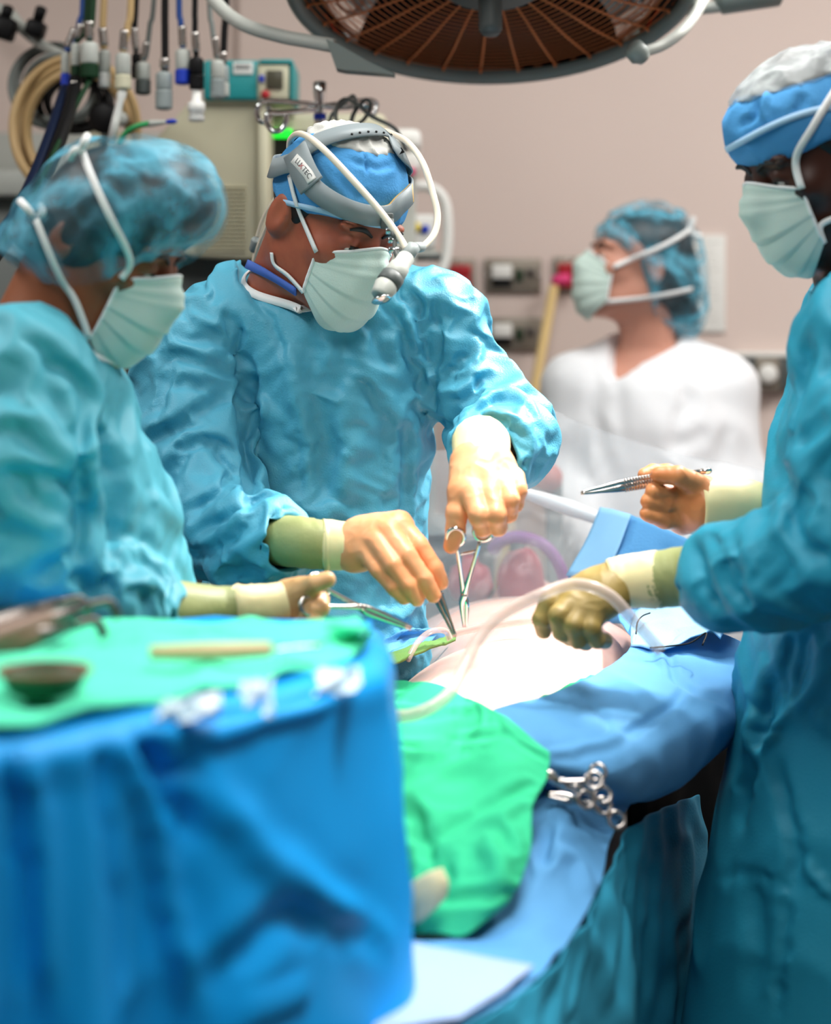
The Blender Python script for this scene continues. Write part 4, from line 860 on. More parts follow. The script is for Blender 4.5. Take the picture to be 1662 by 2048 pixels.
fab('blue_drape', 'blue drape covering the far side of the patient, gathered into a swag by the assistant', 'drape',
    [[(985, 1416, 2.24), (1035, 1492, 2.165), (1070, 1530, 2.17), (1088, 1560, 2.19), (1085, 1600, 2.24), (1079, 1614, 2.34)],
     [(1082, 1392, 2.31), (1140, 1448, 2.25), (1160, 1500, 2.20), (1200, 1555, 2.19), (1235, 1600, 2.25), (1229, 1614, 2.35)],
     [(1160, 1362, 2.39), (1232, 1402, 2.34), (1262, 1455, 2.28), (1290, 1520, 2.25), (1325, 1578, 2.31), (1319, 1592, 2.41)],
     [(1235, 1320, 2.50), (1300, 1352, 2.46), (1345, 1400, 2.40), (1385, 1455, 2.35), (1415, 1520, 2.40), (1409, 1534, 2.50)],
     [(1262, 1282, 2.62), (1340, 1302, 2.58), (1400, 1368, 2.50), (1450, 1405, 2.46), (1482, 1442, 2.48), (1476, 1456, 2.58)],
     [(1240, 1240, 2.76), (1345, 1262, 2.68), (1420, 1320, 2.60), (1480, 1345, 2.58), (1515, 1390, 2.58), (1509, 1404, 2.68)],
     [(1220, 1212, 2.88), (1335, 1222, 2.82), (1440, 1262, 2.72), (1500, 1290, 2.68), (1540, 1340, 2.68), (1534, 1354, 2.78)]], M['drape_blue'],
    [([(1370, 1350), (1385, 1375), (1405, 1385), (1430, 1390), (1452, 1400)], 7, .007), ([(1380, 1360), (1400, 1372), (1440, 1380)], 6, -.005), ([(1240, 1470), (1290, 1440), (1350, 1400), (1375, 1372)], 11, .006), ([(1340, 1300), (1350, 1340), (1375, 1370)], 9, .006), ([(1180, 1400), (1210, 1430), (1220, 1450)], 8, .004), ([(1280, 1370), (1300, 1400), (1320, 1410)], 12, -.004), ([(1110, 1500), (1200, 1480), (1260, 1455)], 12, -.005), ([(1310, 1290), (1330, 1320), (1345, 1345)], 8, -.004)], amp=.003, scale=8, n=13, thick=.003, crum=1.035)
fab('blue_drape_flap', 'pale blue drape flap with a black suture lying on it, below the assistant\'s near sleeve', 'drape',
    [[(1262, 1290, 2.58), (1330, 1296, 2.56), (1400, 1268, 2.60), (1500, 1235, 2.62)], [(1262, 1252, 2.68), (1335, 1262, 2.64), (1405, 1250, 2.66), (1500, 1215, 2.70)], [(1270, 1225, 2.78), (1340, 1222, 2.74), (1400, 1222, 2.74), (1500, 1192, 2.80)], [(1290, 1200, 2.9), (1350, 1196, 2.9), (1420, 1190, 2.88), (1510, 1170, 2.92)]], M['drape_spotlit'],
    [([(1318, 1290), (1350, 1262), (1395, 1245)], 7, .006), ([(1422, 1238), (1445, 1255), (1460, 1262)], 8, .012), ([(1450, 1232), (1455, 1252)], 7, -.008)], amp=.003, scale=12, n=8)
fab('dark_blue_drape', 'dark blue drape tucked along the surgeon\'s side of the bare abdomen', 'drape',
    [[(690, 1345, 2.60), (742, 1322, 2.60), (800, 1302, 2.64), (862, 1284, 2.70)], [(700, 1320, 2.64), (750, 1300, 2.66), (810, 1278, 2.69), (870, 1272, 2.74)], [(720, 1300, 2.66), (770, 1276, 2.68), (830, 1258, 2.70), (890, 1262, 2.78)], [(730, 1330, 2.70), (780, 1300, 2.72), (850, 1285, 2.74), (905, 1285, 2.80)]], M['drape_blue'], [([(740, 1310), (790, 1285), (830, 1265)], 8, .008)], amp=.003, scale=14, n=6)
fab('olive_towel', 'olive green towel edge along the far side of the bare abdomen', 'towel',
    [[(725, 1340, 2.535), (790, 1316, 2.575), (850, 1298, 2.63), (912, 1276, 2.71)], [(728, 1328, 2.56), (790, 1306, 2.60), (850, 1288, 2.65), (912, 1270, 2.73)], [(735, 1322, 2.59), (795, 1300, 2.63), (850, 1284, 2.67), (910, 1268, 2.75)]], M['towel_olive'], [([(780, 1318), (800, 1312), (810, 1300)], 6, .006)], amp=.003, scale=22, n=6, thick=.004)
fab('green_towel_strip', 'strip of green towel showing between the bare abdomen and the blue drape', 'towel',
    [[(1066, 1400, 2.325), (1130, 1372, 2.385), (1190, 1348, 2.445), (1252, 1318, 2.53)], [(1070, 1410, 2.30), (1135, 1384, 2.36), (1196, 1360, 2.42), (1256, 1330, 2.50)], [(1082, 1416, 2.30), (1142, 1392, 2.355), (1202, 1366, 2.415), (1260, 1338, 2.49)]], M['towel_green'], [([(1150, 1385), (1170, 1368), (1185, 1352)], 6, .008), ([(1205, 1360), (1215, 1350), (1225, 1335)], 6, .007)], amp=.004, scale=24, n=6, thick=.004)
fab('blue_drape_corner', 'light blue drape with a folded border hung over the anaesthesia screen', 'drape',
    [[(1205, 1018, 3.02), (1262, 1030, 3.0), (1340, 1062, 2.98), (1480, 1130, 2.95)], [(1175, 1085, 2.99), (1238, 1100, 2.97), (1330, 1120, 2.96), (1480, 1170, 2.93)], [(1138, 1150, 2.96), (1210, 1160, 2.95), (1320, 1180, 2.94), (1480, 1210, 2.92)], [(1120, 1240, 2.94), (1200, 1245, 2.93), (1320, 1250, 2.92), (1480, 1260, 2.90)]], M['drape_blue'],
    [([(1262, 1030), (1240, 1075), (1205, 1140)], 7, .006), ([(1330, 1080), (1320, 1140)], 16, .004)], amp=.003, scale=8, n=7)
fab('pale_drape_border', 'pale folded border strip along the edge of the light blue drape', 'drape', [[(1200, 1014, 3.012), (1232, 1020, 3.0), (1262, 1028, 2.99)], [(1170, 1082, 2.985), (1202, 1090, 2.972), (1236, 1098, 2.96)], [(1132, 1150, 2.955), (1168, 1154, 2.948), (1206, 1160, 2.94)]], mat('drape_border', '#8fc4ea', .75), n=6, amp=.001)
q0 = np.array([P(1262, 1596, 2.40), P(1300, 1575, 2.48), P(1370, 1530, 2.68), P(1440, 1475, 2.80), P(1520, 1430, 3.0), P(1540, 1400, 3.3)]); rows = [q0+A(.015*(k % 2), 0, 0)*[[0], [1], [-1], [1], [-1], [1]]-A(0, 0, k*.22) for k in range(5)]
tag(sheet('shade_drape', rows, M['navy'], 7, px=False, at=q0[1], amp=.006, scale=9), 'added drape coloured near black as the shadow between the teal skirt and the assistant', 'drape')  # added dark cloth, painted as the shade under the swag
# clear plastic hung over the anaesthesia end
fab('clear_plastic_drape', 'clear plastic sheet hung across the head end of the table behind the hands', 'plastic sheet',
    [[(820, 905, 3.10), (930, 890, 3.12), (1040, 815, 3.14), (1085, 808, 3.14), (1160, 845, 3.14), (1290, 890, 3.12), (1420, 920, 3.10), (1560, 945, 3.08)], [(825, 1000, 3.08), (930, 985, 3.08), (1045, 930, 3.10), (1090, 930, 3.11), (1160, 955, 3.11), (1290, 975, 3.09), (1420, 990, 3.06), (1560, 1010, 3.04)],
     [(830, 1120, 3.02), (930, 1110, 3.03), (1045, 1080, 3.05), (1095, 1080, 3.06), (1160, 1080, 3.07), (1290, 1085, 3.05), (1420, 1090, 3.02), (1560, 1100, 3.0)], [(820, 1240, 2.92), (930, 1232, 2.93), (1045, 1226, 2.94), (1095, 1226, 2.95), (1160, 1215, 2.98), (1290, 1215, 3.0), (1420, 1215, 2.98), (1560, 1220, 2.96)], [(790, 1300, 2.80), (920, 1285, 2.82), (1040, 1270, 2.85), (1095, 1270, 2.87), (1170, 1270, 2.9), (1290, 1280, 2.95), (1420, 1285, 2.95), (1560, 1290, 2.93)]], M['film'],
    [([(1160, 850), (1162, 960), (1160, 1100)], 6, .006), ([(1040, 985), (1110, 1010), (1200, 1035)], 7, .006), ([(870, 1200), (920, 1140), (960, 1090)], 8, .006), ([(980, 1180), (1040, 1100), (1100, 1080)], 8, .005), ([(940, 1220), (1000, 1160), (1090, 1150)], 7, .006)], amp=.006, scale=12, amp2=.006, n=9, thick=.0006)
tag(obj('plastic_drape_tape', *ribbon(np.array([P(1038, 982, 3.055), P(1085, 998, 3.065), P(1140, 1016, 3.065), P(1205, 1040, 3.05)]), np.tile(A(0, -1, .1), (4, 1)), [.012, .020, .024, .018], .0012), mat('tape_white', '#f2f4f6', .3, spec=.6), at=P(1120, 1010, 3.07)), 'crinkled white tape strip stuck on the clear plastic sheet', 'tape')

# ------------------------------------------------------------------ instruments and tubing on the patient
def tubes(name, label, cat, pts, r, m, seg=10, group=None, sm=8): 
    p = np.array([P(*q) for q in pts]); return tag(obj(name, *tube(p, r, seg, sm), m, at=p[len(p)//2]), label, cat, group)
tubes('suction_tube', 'clear suction tube arching from the assistant\'s fist across the bare abdomen', 'tubing', [(1320, 1300, 2.30), (1262, 1235, 2.28), (1215, 1188, 2.275), (1150, 1168, 2.27), (1080, 1190, 2.25), (1000, 1232, 2.25), (955, 1280, 2.24), (930, 1330, 2.22), (895, 1390, 2.18), (840, 1425, 2.16), (790, 1432, 2.17), (730, 1420, 2.20)], .0068, M['tubing'], 12)
tubes('irrigation_tube', 'thin clear tube looping over the olive towel by the forceps tips', 'tubing', [(815, 1320, 2.6), (835, 1285, 2.62), (862, 1263, 2.64), (890, 1262, 2.66), (900, 1280, 2.66)], .004, M['tubing'])
tubes('drain_tube', 'pale tube lying across the far edge of the bare abdomen', 'tubing', [(900, 1268, 2.68), (960, 1255, 2.70), (1020, 1246, 2.71), (1080, 1240, 2.70)], .005, M['tubing'])
tubes('suture', 'black suture thread lying on the pale blue drape flap', 'thread', [(1300, 1296, 2.53), (1340, 1292, 2.545), (1380, 1286, 2.55), (1412, 1266, 2.56), (1405, 1290, 2.53)], .0011, M['black'], 6)
tubes('suture', 'dark loop of suture thread by the assistant\'s wrist on the drape', 'thread', [(1272, 1268, 2.60), (1275, 1245, 2.62), (1285, 1232, 2.66), (1300, 1226, 2.70)], .001, M['black'], 6)
# tissue forceps in the surgeon's hand
def forceps(label, tip, back, D0, D1, wid, m, spread=.003):
    a, b = P(*tip, D0), P(*back, D1); u = nrm(b-a); L = np.linalg.norm(b-a); side = nrm(np.cross(u, A(0, -1, 0))); up = np.cross(side, u)
    t = thing('forceps', label, 'forceps', a)
    for s in (-1, 1):
        pts = np.array([a+u*L*k+side*s*(spread*math.sin(min(k*1.3, 1)*math.pi)**.7*.7+.0008) for k in np.linspace(0, 1, 12)])
        obj('arm', *ribbon(pts, np.tile(up, (12, 1)), [wid*.28, wid*.4, wid*.8, wid, wid*1.05, wid*.9, wid*.7, wid*.6], .0009, 3), m, t)
        V = []; Fc = []
        for k in np.linspace(.34, .58, 12):
            c = a+u*L*k+side*s*(spread*math.sin(min(k*1.3, 1)*math.pi)**.7*.7+.0012); v, f = box((0, 0, 0), (.0016, wid*1.0, .0034), .0003); v = v@np.stack([u, side, up]); V.append((v+c, f))
        obj('ridged_grip', *merge(*V), m, t)
    obj('heel', *lathe(b-u*.012, u, [(0, wid*.34), (.010, wid*.42), (.014, wid*.3), (.016, .0005)], 12), m, t)
    return t
forceps('tissue forceps in the surgeon\'s downturned hand, tips touching the abdomen', (911, 1274), (806, 1030), 2.46, 2.475, .009, M['steel'])
forceps('steel forceps with ridged grip held level in the assistant\'s raised hand', (1162, 986), (1418, 941), 2.47, 2.52, .010, M['steel'], .003)
def needle_holder(label, tip, piv, r1, r2, D, rr, m, flat=(0, -1, 0)):
    """ring-handled clamp: two blades, each a jaw, shank and finger ring, joined at a screw"""
    dep = [D]*4 if np.isscalar(D) else D
    a, c, e1, e2 = P(*tip, dep[0]), P(*piv, dep[1]), P(*r1, dep[2]), P(*r2, dep[3])
    t = thing('needle_holder', label, 'clamp', c); n = nrm(flat); u = nrm(a-c); side = np.cross(u, n)
    for s, e in ((-1, e1), (1, e2)):
        v = nrm(e-c); k = e-v*rr
        o = obj('blade', *tube([a+side*s*.0012, c+u*.012+side*s*.003, c+n*s*.0012, c*.6+k*.4+n*s*.001, k], [.0018, .0034, .0042, .0028, .0024], 8, 6), m, t)
        q = np.cross(v, n); ang = np.linspace(0, 2*np.pi, 20, endpoint=False)
        obj('finger_ring', *tube([e+rr*(math.cos(x)*v+math.sin(x)*q) for x in ang], .0024, 8, 0, closed=True), m, o)
    obj('screw', *lathe(c-n*.006, n, [(0, .0025), (.001, .0034), (.011, .0034), (.012, .0025)], 12), m, t)
    k1, k2 = c*.3+(e1)*.7, c*.3+e2*.7
    obj('ratchet', *tube([k1, k1*.5+k2*.5+n*.001, k2], .0016, 6, 2), m, t)
    return t
needle_holder('shining needle holder pointing straight down from the surgeon\'s fist', (930, 1254), (928, 1190), (911, 1074), (966, 1062), [2.46, 2.45, 2.405, 2.415], .0125, M['chrome'], (0, -1, .1))
needle_holder('long steel clamp in the profile nurse\'s fist, pointing across the table', (822, 1256), (720, 1215), (632, 1168), (618, 1212), [2.36, 2.33, 2.285, 2.27], .013, M['steel'], (.2, -1, .3))
for i, (tip, piv, a, b, D, lab) in enumerate([((1105, 1560), (1150, 1575), (1195, 1545), (1205, 1590), 2.16, 'towel clamp lying on the blue drape bunch, its rings uppermost'),
                               ((1095, 1590), (1150, 1600), (1205, 1612), (1232, 1640), 2.17, 'towel clamp clipped on the bunched blue drape, rings hanging over the edge'),
                               ((1090, 1545), (1120, 1565), (1170, 1600), (1188, 1560), 2.145, 'small towel clamp half hidden in the fold of the blue drape')]):
    needle_holder(lab, tip, piv, a, b, D, .0085, M['steel'], (.1, -1, .5))

# ------------------------------------------------------------------ instrument stand in front with its cover and green towel
ZM = 1.185
def m_(x, y, dz=0): return PZ(x, y, ZM+dz)
IS = thing('instrument_stand', 'steel instrument stand hidden under a bright blue cover', 'stand', (-.2, 1.75, 0))
cs = [m_(690, 1305), m_(700, 1252), m_(-160, 1254), m_(-160, 1440)]
tray = np.array(cs)-A(0, 0, .02); obj('tray', np.concatenate([tray, tray-A(0, 0, .015)]), [(0, 1, 2, 3), (7, 6, 5, 4), (0, 4, 5, 1), (1, 5, 6, 2), (2, 6, 7, 3), (3, 7, 4, 0)], M['steel'], IS, smooth=False)
cc = tray.mean(0); obj('post', *lathe(cc*A(1, 1, 0)+A(0, 0, .08), (0, 0, 1), [(0, .022), (1.06, .022)], 16), M['steel'], IS)
for a in (0, 1): obj('foot', *box(cc*A(1, 1, 0)+A(0, .15*(2*a-1), .05), (.6, .05, .06), .01), M['steel'], IS)
# cover: top sheet and skirt in one cloth
fr = [(-160, 1502), (0, 1472), (130, 1448), (280, 1424), (430, 1398), (580, 1370), (690, 1346), (740, 1322), (752, 1284), (744, 1250)]
frt = np.array([m_(*q) for q in fr]); bk = np.array([m_(-160, 1236), m_(0, 1236), m_(130, 1236), m_(280, 1236), m_(430, 1236), m_(580, 1236), m_(660, 1236), m_(700, 1238), m_(720, 1238), m_(735, 1240)])
rows = [bk, bk*.5+frt*.5+A(0, 0, .002), bk*.1+frt*.9]
outd = nrm(np.stack([np.gradient(frt[:, 1]), -np.gradient(frt[:, 0])], 1)); outd = np.concatenate([outd, np.zeros((10, 1))], 1)
s_ = np.linspace(0, 1, 10)
for z, k in ((-.012, .2), (-.05, .4), (-.12, .8), (-.20, 1.1), (-.30, 1.4), (-.42, 1.6), (-.6, 1.8), (-.85, 2.0)):
    wv = np.array([.012, -.010, .014, -.014, .010, .004, -.002, .004, .0, .0])
    rows.append(frt+outd*(.010+.010*k+(wv*k))[:, None]*1.0+A(0, 0, z)+np.outer(np.r_[np.zeros(7), 1, 1, 1], A(.006*k, -.004*k, 0)))
fold_m = [([(20, 1480), (35, 1600), (50, 1750), (70, 2040)], 20, 0.0124), ([(60, 1500), (90, 1700), (110, 2040)], 30, -0.0074), ([(200, 1470), (215, 1600), (240, 1800), (250, 2040)], 26, 0.0099), ([(240, 1480), (300, 1640), (340, 1800), (400, 2040)], 24, -0.0124), ([(280, 1470), (330, 1560), (400, 1700)], 22, 0.0112), ([(290, 1480), (330, 1540), (400, 1530)], 20, 0.0074),
          ([(400, 1530), (520, 1680), (640, 1800), (780, 1930)], 40, -0.0099), ([(420, 2000), (500, 1900), (600, 1830), (700, 1860), (790, 1900)], 34, 0.0099), ([(480, 2040), (560, 1990), (620, 1975)], 18, -0.0087), ([(640, 1790), (720, 1830), (800, 1900)], 26, -0.0062), ([(350, 1450), (420, 1470), (520, 1440), (700, 1390)], 18, -0.0062), ([(320, 1420), (420, 1425), (560, 1405), (720, 1360)], 10, 0.0037)]
tag(sheet('stand_cover', rows[::1], M['drape_mayo'], 9, px=False, at=cc, folds=fold_m, amp=.004, scale=6, thick=.003), 'bright blue cloth cover draped over the instrument stand, hanging in broad folds', 'cover')
tw = [[m_(-170, 1440, .016), m_(-20, 1446, .010), m_(120, 1430, .006), m_(220, 1412, .005), m_(400, 1380, .005), m_(560, 1350, .005), m_(690, 1318, .005), m_(728, 1296, .005)],
      [m_(-170, 1390, .03), m_(-20, 1400, .008), m_(120, 1395, .008), m_(220, 1385, .008), m_(400, 1355, .008), m_(560, 1330, .008), m_(700, 1300, .008), m_(738, 1282, .008)],
      [m_(-170, 1330, .03), m_(-20, 1330, .02), m_(120, 1325, .02), m_(220, 1320, .012), m_(400, 1312, .010), m_(560, 1300, .010), m_(690, 1282, .010), m_(742, 1268, .012)],
      [m_(-170, 1285, .02), m_(-20, 1285, .012), m_(120, 1284, .012), m_(220, 1282, .012), m_(400, 1276, .012), m_(560, 1270, .014), m_(690, 1262, .020), m_(738, 1256, .024)],
      [m_(-170, 1255, .014), m_(-20, 1255, .014), m_(120, 1254, .016), m_(220, 1250, .018), m_(400, 1250, .018), m_(560, 1250, .012), m_(680, 1250, .022), m_(728, 1250, .03)],
      [m_(-170, 1238, .008), m_(-20, 1238, .008), m_(120, 1238, .012), m_(220, 1236, .012), m_(400, 1240, .010), m_(560, 1240, .008), m_(670, 1240, .012), m_(716, 1240, .016)]]
tag(sheet('instrument_towel', tw, M['towel_mint'], 11, crum=1.04, px=False, at=m_(300, 1340), amp=.006, scale=9, thick=.004, folds=[([(420, 1250), (500, 1275), (590, 1270)], 12, .008), ([(200, 1300), (320, 1290), (430, 1265)], 14, -.008), ([(20, 1380), (90, 1400), (150, 1370)], 26, .014), ([(660, 1240), (700, 1260), (735, 1270)], 12, -.010)]), 'mint green towel spread on top of the blue covered instrument stand', 'towel')
def tool(name, label, cat, pts, r, m, flat=1.0):
    p = np.array([m_(*q) for q in pts]); t = thing(name, label, cat, p.mean(0))
    return t, p
for lab, pts, col in (('brown handled retractor lying along the back edge of the green towel, tip towards the nurse', [(-60, 1292, .030), (40, 1262, .034), (110, 1236, .040), (168, 1212, .044)], 'steel_dark'),
                      ('grey steel retractor lying in front of the brown handled one', [(-70, 1310, .022), (20, 1286, .026), (90, 1266, .03), (140, 1250, .03)], 'grey_dark'),
                      ('shorter dark retractor behind the other two on the green towel', [(-60, 1268, .03), (30, 1240, .034), (70, 1225, .036), (112, 1206, .04)], 'steel_dark')):
    t, p = tool('retractor', lab, 'retractor', pts, .008, col)
    obj('handle', *tube(p[:3], [.010, .011, .008], 10, 6), mat('tool_brown', '#7a5a45', .45) if 'brown' in lab else M[col], t); obj('blade', *tube(p[1:], [.006, .008, .005], 10, 6), M['steel_dark'], t)
    obj('hook', *tube([p[-1], p[-1]+A(.02, .01, .002), p[-1]+A(.028, .01, -.012)], .004, 8, 4), M['steel_dark'], t)
t, p = tool('scalpel', 'pale tan handled instrument lying lengthwise near the front of the green towel', 'instrument', [(300, 1306, .022), (430, 1304, .022), (540, 1299, .022), (640, 1290, .022)], .006, 'steel')
obj('handle', *tube(p[:3], [.006, .0075, .006], 10, 6), mat('tan_handle', '#d8b98c', .5), t); obj('blade', *ribbon(p[2:], np.tile(A(0, 0, 1), (2, 1)), [.008, .012], .001, 4), M['steel'], t)
BW = thing('basin', 'small dark green basin with a brown rim near the corner of the green towel', 'basin', m_(90, 1375, .01))
bc = m_(88, 1392, .010); obj('bowl', *lathe(bc, (0, 0, 1), [(0, .018), (.004, .026), (.016, .032), (.019, .033), (.017, .030), (.007, .023), (.005, .001)], 28), mat('basin_green', '#06502e', .5), BW); obj('rim', *tube([bc+A(.033*math.cos(a), .033*math.sin(a), .019) for a in np.linspace(0, 2*np.pi, 28, endpoint=False)], .0025, 8, 0, True), mat('rim_brown', '#8a6040', .5), BW)
# crumpled clear plastic wrap caught on the front edge of the stand cover
for lab, (x, y), wdt in (('leftmost crumpled clear plastic wrap on the front edge of the blue stand cover', (375, 1418), 75), ('taller middle piece of clear plastic wrap on the front edge of the blue cover', (512, 1402), 42), ('clear plastic wrap on the front edge of the blue cover, nearest the patient', (675, 1362), 62)):
    hh = 24 if wdt > 50 else 40
    q0 = m_(x, 1450-.2*x+0); Dq = frt[np.argmin(np.abs(proj(frt)[0]-x)), 1]-.025
    rows = [[(x-wdt*.8+k*wdt*.4+6*math.sin(k*2.3+x), y-hh+j*hh*.5-(k-2)*wdt*.07+4*math.sin(k*1.7+j*2+x), Dq-.010*math.sin(k*1.9+j*1.3+x)-.006*j) for k in range(5)] for j in range(5)]
    c = P(x, y, Dq); tag(sheet('plastic_wrap', rows, mat('wrap', '#dff2fb', .15, spec=.9), 6, at=c, amp=.004, scale=40, amp2=.004, thick=.0006), lab, 'plastic wrap')
# ------------------------------------------------------------------ headlight worn by the surgeon
HL = thing('headlight', 'grey surgical headlight strapped over the blue cap, with ivory cables and small lamp', 'headlight', H.w(0, .02, .1))
def wrapto(f, pts, off):
    p = np.array(pts, float)
    for _ in range(15): p = p-grad(f, p)*(f(p)-off)[:, None]
    return p
def band(pts, off, wd, m, name, thick=.0012, sm=6):
    p = catmull(np.array(pts), sm); p = wrapto(capf, p, off); Nn = grad(capf, p, 4e-3)
    for _ in range(6): Nn[1:-1] = (Nn[:-2]+2*Nn[1:-1]+Nn[2:])/4; p[1:-1] = (p[:-2]+2*p[1:-1]+p[2:])/4
    return p, nrm(Nn), obj(name, *ribbon(p, nrm(Nn), wd, thick, 0), m, HL)
hp = lambda x, y, o=.01: hit([x], [y], capf, off=o)[0]
low = [H.w(.06, -.10, .03), H.w(.094, -.05, .040), hp(592, 322), hp(606, 352), hp(636, 386), hp(690, 418), hp(742, 432), hp(785, 430), P(816, 412, 2.60), P(826, 385, 2.64), H.w(-.094, .0, .062), H.w(-.08, -.08, .058), H.w(0, -.125, .03), H.w(.06, -.10, .03)]
pl_, Nl_, hb = band(low, .009, .026, M['headband'], 'headband')
band(low[3:10], .0065, .024, M['foam'], 'foam_pad', .0022)
topb = [hp(600, 318), hp(612, 296), hp(640, 280), hp(690, 264), hp(740, 258), hp(785, 266), P(812, 290, 2.62), P(824, 318, 2.65), H.w(-.095, .01, .085), H.w(-.094, .0, .062)]
pt_, Nt_, tb = band(topb, .010, .026, M['headband'], 'top_strap')
def disc_on(x, y, r, m, name, par, o=.0115):
    c = hit([x], [y], capf, off=o)[0]; n_ = grad(capf, c[None])[0]; return obj(name, *lathe(c-n_*.0006, n_, [(0, r), (.0012, r), (.0014, r*.5)], 10), m, par)
for x, y in ((704, 268), (720, 265), (737, 263), (753, 263), (768, 265), (783, 269)): disc_on(x, y, .0016, M['black'], 'strap_hole', tb)
# side plate with its printed label
side = [hp(590, 300), hp(597, 318), hp(604, 335), hp(612, 352), hp(624, 372)]
ps_, Ns_, sp = band(side, .0108, .036, M['headband'], 'side_plate')
lab = [hit([x], [y], capf, off=.0125)[0] for x, y in ((588, 316), (597, 325), (606, 336), (616, 348), (624, 362))]
lp = catmull(np.array(lab), 6); ln = nrm(grad(capf, lp, 4e-3)); obj('label', *ribbon(lp, ln, .0135, .0004, 0), M['white'], sp)
def text_on(body, line, Nn, size, m, parent, name='lettering', lift=.0008, shift=0):
    """raised print following a curved line"""
    cu = bpy.data.curves.new(name, 'FONT'); cu.body = body; cu.size = 1; cu.align_x = 'CENTER'; cu.align_y = 'CENTER'; o = bpy.data.objects.new(name, cu); COL.objects.link(o)
    me = o.to_mesh(); V = np.array([v.co[:] for v in me.vertices]); Fc = [list(p.vertices) for p in me.polygons]; o.to_mesh_clear(); bpy.data.objects.remove(o); bpy.data.curves.remove(cu)
    L = np.r_[0, np.cumsum(np.linalg.norm(np.diff(line, axis=0), axis=1))]; T = nrm(np.gradient(line, axis=0)); Bn = nrm(np.cross(Nn, T))
    s = L[-1]/2+shift+V[:, 0]*size; ip = lambda A_: np.stack([np.interp(s, L, A_[:, k]) for k in range(3)], 1)
    W_ = ip(line)+ip(Bn)*(V[:, 1]*size)[:, None]+ip(nrm(Nn))*lift
    return obj(name, W_, Fc, m, parent, smooth=False)
text_on('LU', lp, ln, .0098, M['ink'], sp, shift=-.0110); text_on('X', lp, ln, .0098, M['red'], sp, shift=-.0036); text_on('TEC', lp, ln, .0098, M['ink'], sp, shift=.0092)
cab = lambda L, r, m, name, seg=10: obj(name, *tube([P(*q) for q in L], r, seg, 8), m, HL)
cab([(578, 306, 2.675), (582, 278, 2.65), (603, 268, 2.60), (640, 292, 2.555), (700, 354, 2.535), (760, 422, 2.525), (798, 474, 2.52), (812, 498, 2.515)], .0042, M['cable'], 'light_cable')
cab([(770, 262, 2.74), (812, 282, 2.66), (845, 325, 2.60), (866, 388, 2.58), (875, 432, 2.57), (868, 468, 2.56), (845, 494, 2.54), (828, 502, 2.53)], .0042, M['cable'], 'light_cable')
cab([(575, 312, 2.70), (560, 380, 2.78), (530, 430, 2.84), (513, 480, 2.88), (508, 520, 2.90), (500, 575, 2.92)], .003, M['cable'], 'light_cable')
cab([(572, 330, 2.71), (556, 400, 2.77), (535, 450, 2.83), (516, 495, 2.87), (504, 540, 2.90), (497, 585, 2.92)], .003, M['cable'], 'light_cable')
obj('cable_joiner', *lathe(P(512, 478, 2.868), P(506, 505, 2.885)-P(512, 478, 2.868), [(0, .0055), (.002, .0065), (.020, .0065), (.022, .005)], 14), M['grey'], HL)
a, b = P(826, 496, 2.515), P(760, 590, 2.475); ax = nrm(b-a); LL = np.linalg.norm(b-a)
LM = obj('lamp_barrel', *lathe(a, ax, [(.014, .009), (.016, .0105), (.030, .0105), (.032, .0125), (.046, .0135), (.048, .0125)], 24), M['grey_light'], HL)
obj('connector', *lathe(a-ax*.004, ax, [(0, .006), (.002, .0085), (.018, .0085), (.019, .007)], 20), M['grey'], HL)
obj('boot', *lathe(P(845, 494, 2.54), a-P(845, 494, 2.54), [(0, .005), (.002, .0062), (.020, .0068), (.022, .006)], 14), M['grey'], HL)
obj('barrel_ring', *lathe(a+ax*.0475, ax, [(0, .0128), (.001, .0148), (.014, .0150), (.015, .0138)], 24), M['grey_dark'], LM)
obj('lamp_head', *lathe(a+ax*.062, ax, [(0, .013), (.004, .0145), (.016, .0120), (.020, .0108), (.021, .0085)], 24), M['grey_light'], LM)
e_ = a+ax*.078; obj('mirror', *lathe(e_+A(0, 0, -.004), A(.25, -.35, -.9), [(0, .004), (.002, .0115), (.004, .0125), (.005, .011), (.0045, .0005)], 20), M['chrome'], LM)
br = [hp(782, 440, .013), P(784, 462, 2.525), P(789, 480, 2.52), P(790, 500, 2.515), P(797, 518, 2.51)]
obj('bracket', *tube(br, [.004, .003, .003, .003, .004], 8, 4), M['grey_dark'], HL)
for q in br[1:4]: obj('joint_screw', *lathe(q-A(.008, 0, 0), A(1, .2, 0), [(0, .003), (.001, .0042), (.014, .0042), (.016, .003)], 12), M['chrome'], HL)
obj('band_clamp', *box(hp(774, 442, .013), (.016, .010, .020), .002), M['grey_dark'], HL)

# ------------------------------------------------------------------ large ceiling surgical lamp
SL = thing('surgical_lamp', 'large round surgical lamp with copper radial ribs under its dished glass, seen from below', 'lamp', P(985, -45, 3.1))
lc = P(985, -42, 3.1); ln_ = nrm(A(0, -.363, -.932)); e1 = A(1, 0, 0); e2 = np.cross(ln_, e1); RO = .312
cir = lambda r, a_, h=0: lc+r*(math.cos(a_)*e1+math.sin(a_)*e2)+ln_*h
obj('housing', *lathe(lc, -ln_, [(-.012, RO), (.03, RO*1.005), (.08, RO*.93), (.13, RO*.72), (.155, RO*.35), (.16, .01)], 72, False), M['lamp_grey'], SL)
obj('rim', *lathe(lc, ln_, [(-.02, RO*.99), (-.004, RO*1.01), (.012, RO*1.0), (.016, RO*.975), (.010, RO*.945), (-.006, RO*.94), (-.02, RO*.99)], 96, False), M['lamp_grey'], SL)
G = np.array([[cir(r, t, h) for t in np.linspace(0, 2*np.pi, 64, endpoint=False)] for r, h in ((.292, -.004), (.285, -.03), (.262, -.055), (.225, -.078), (.18, -.094), (.13, -.103), (.07, -.108))])
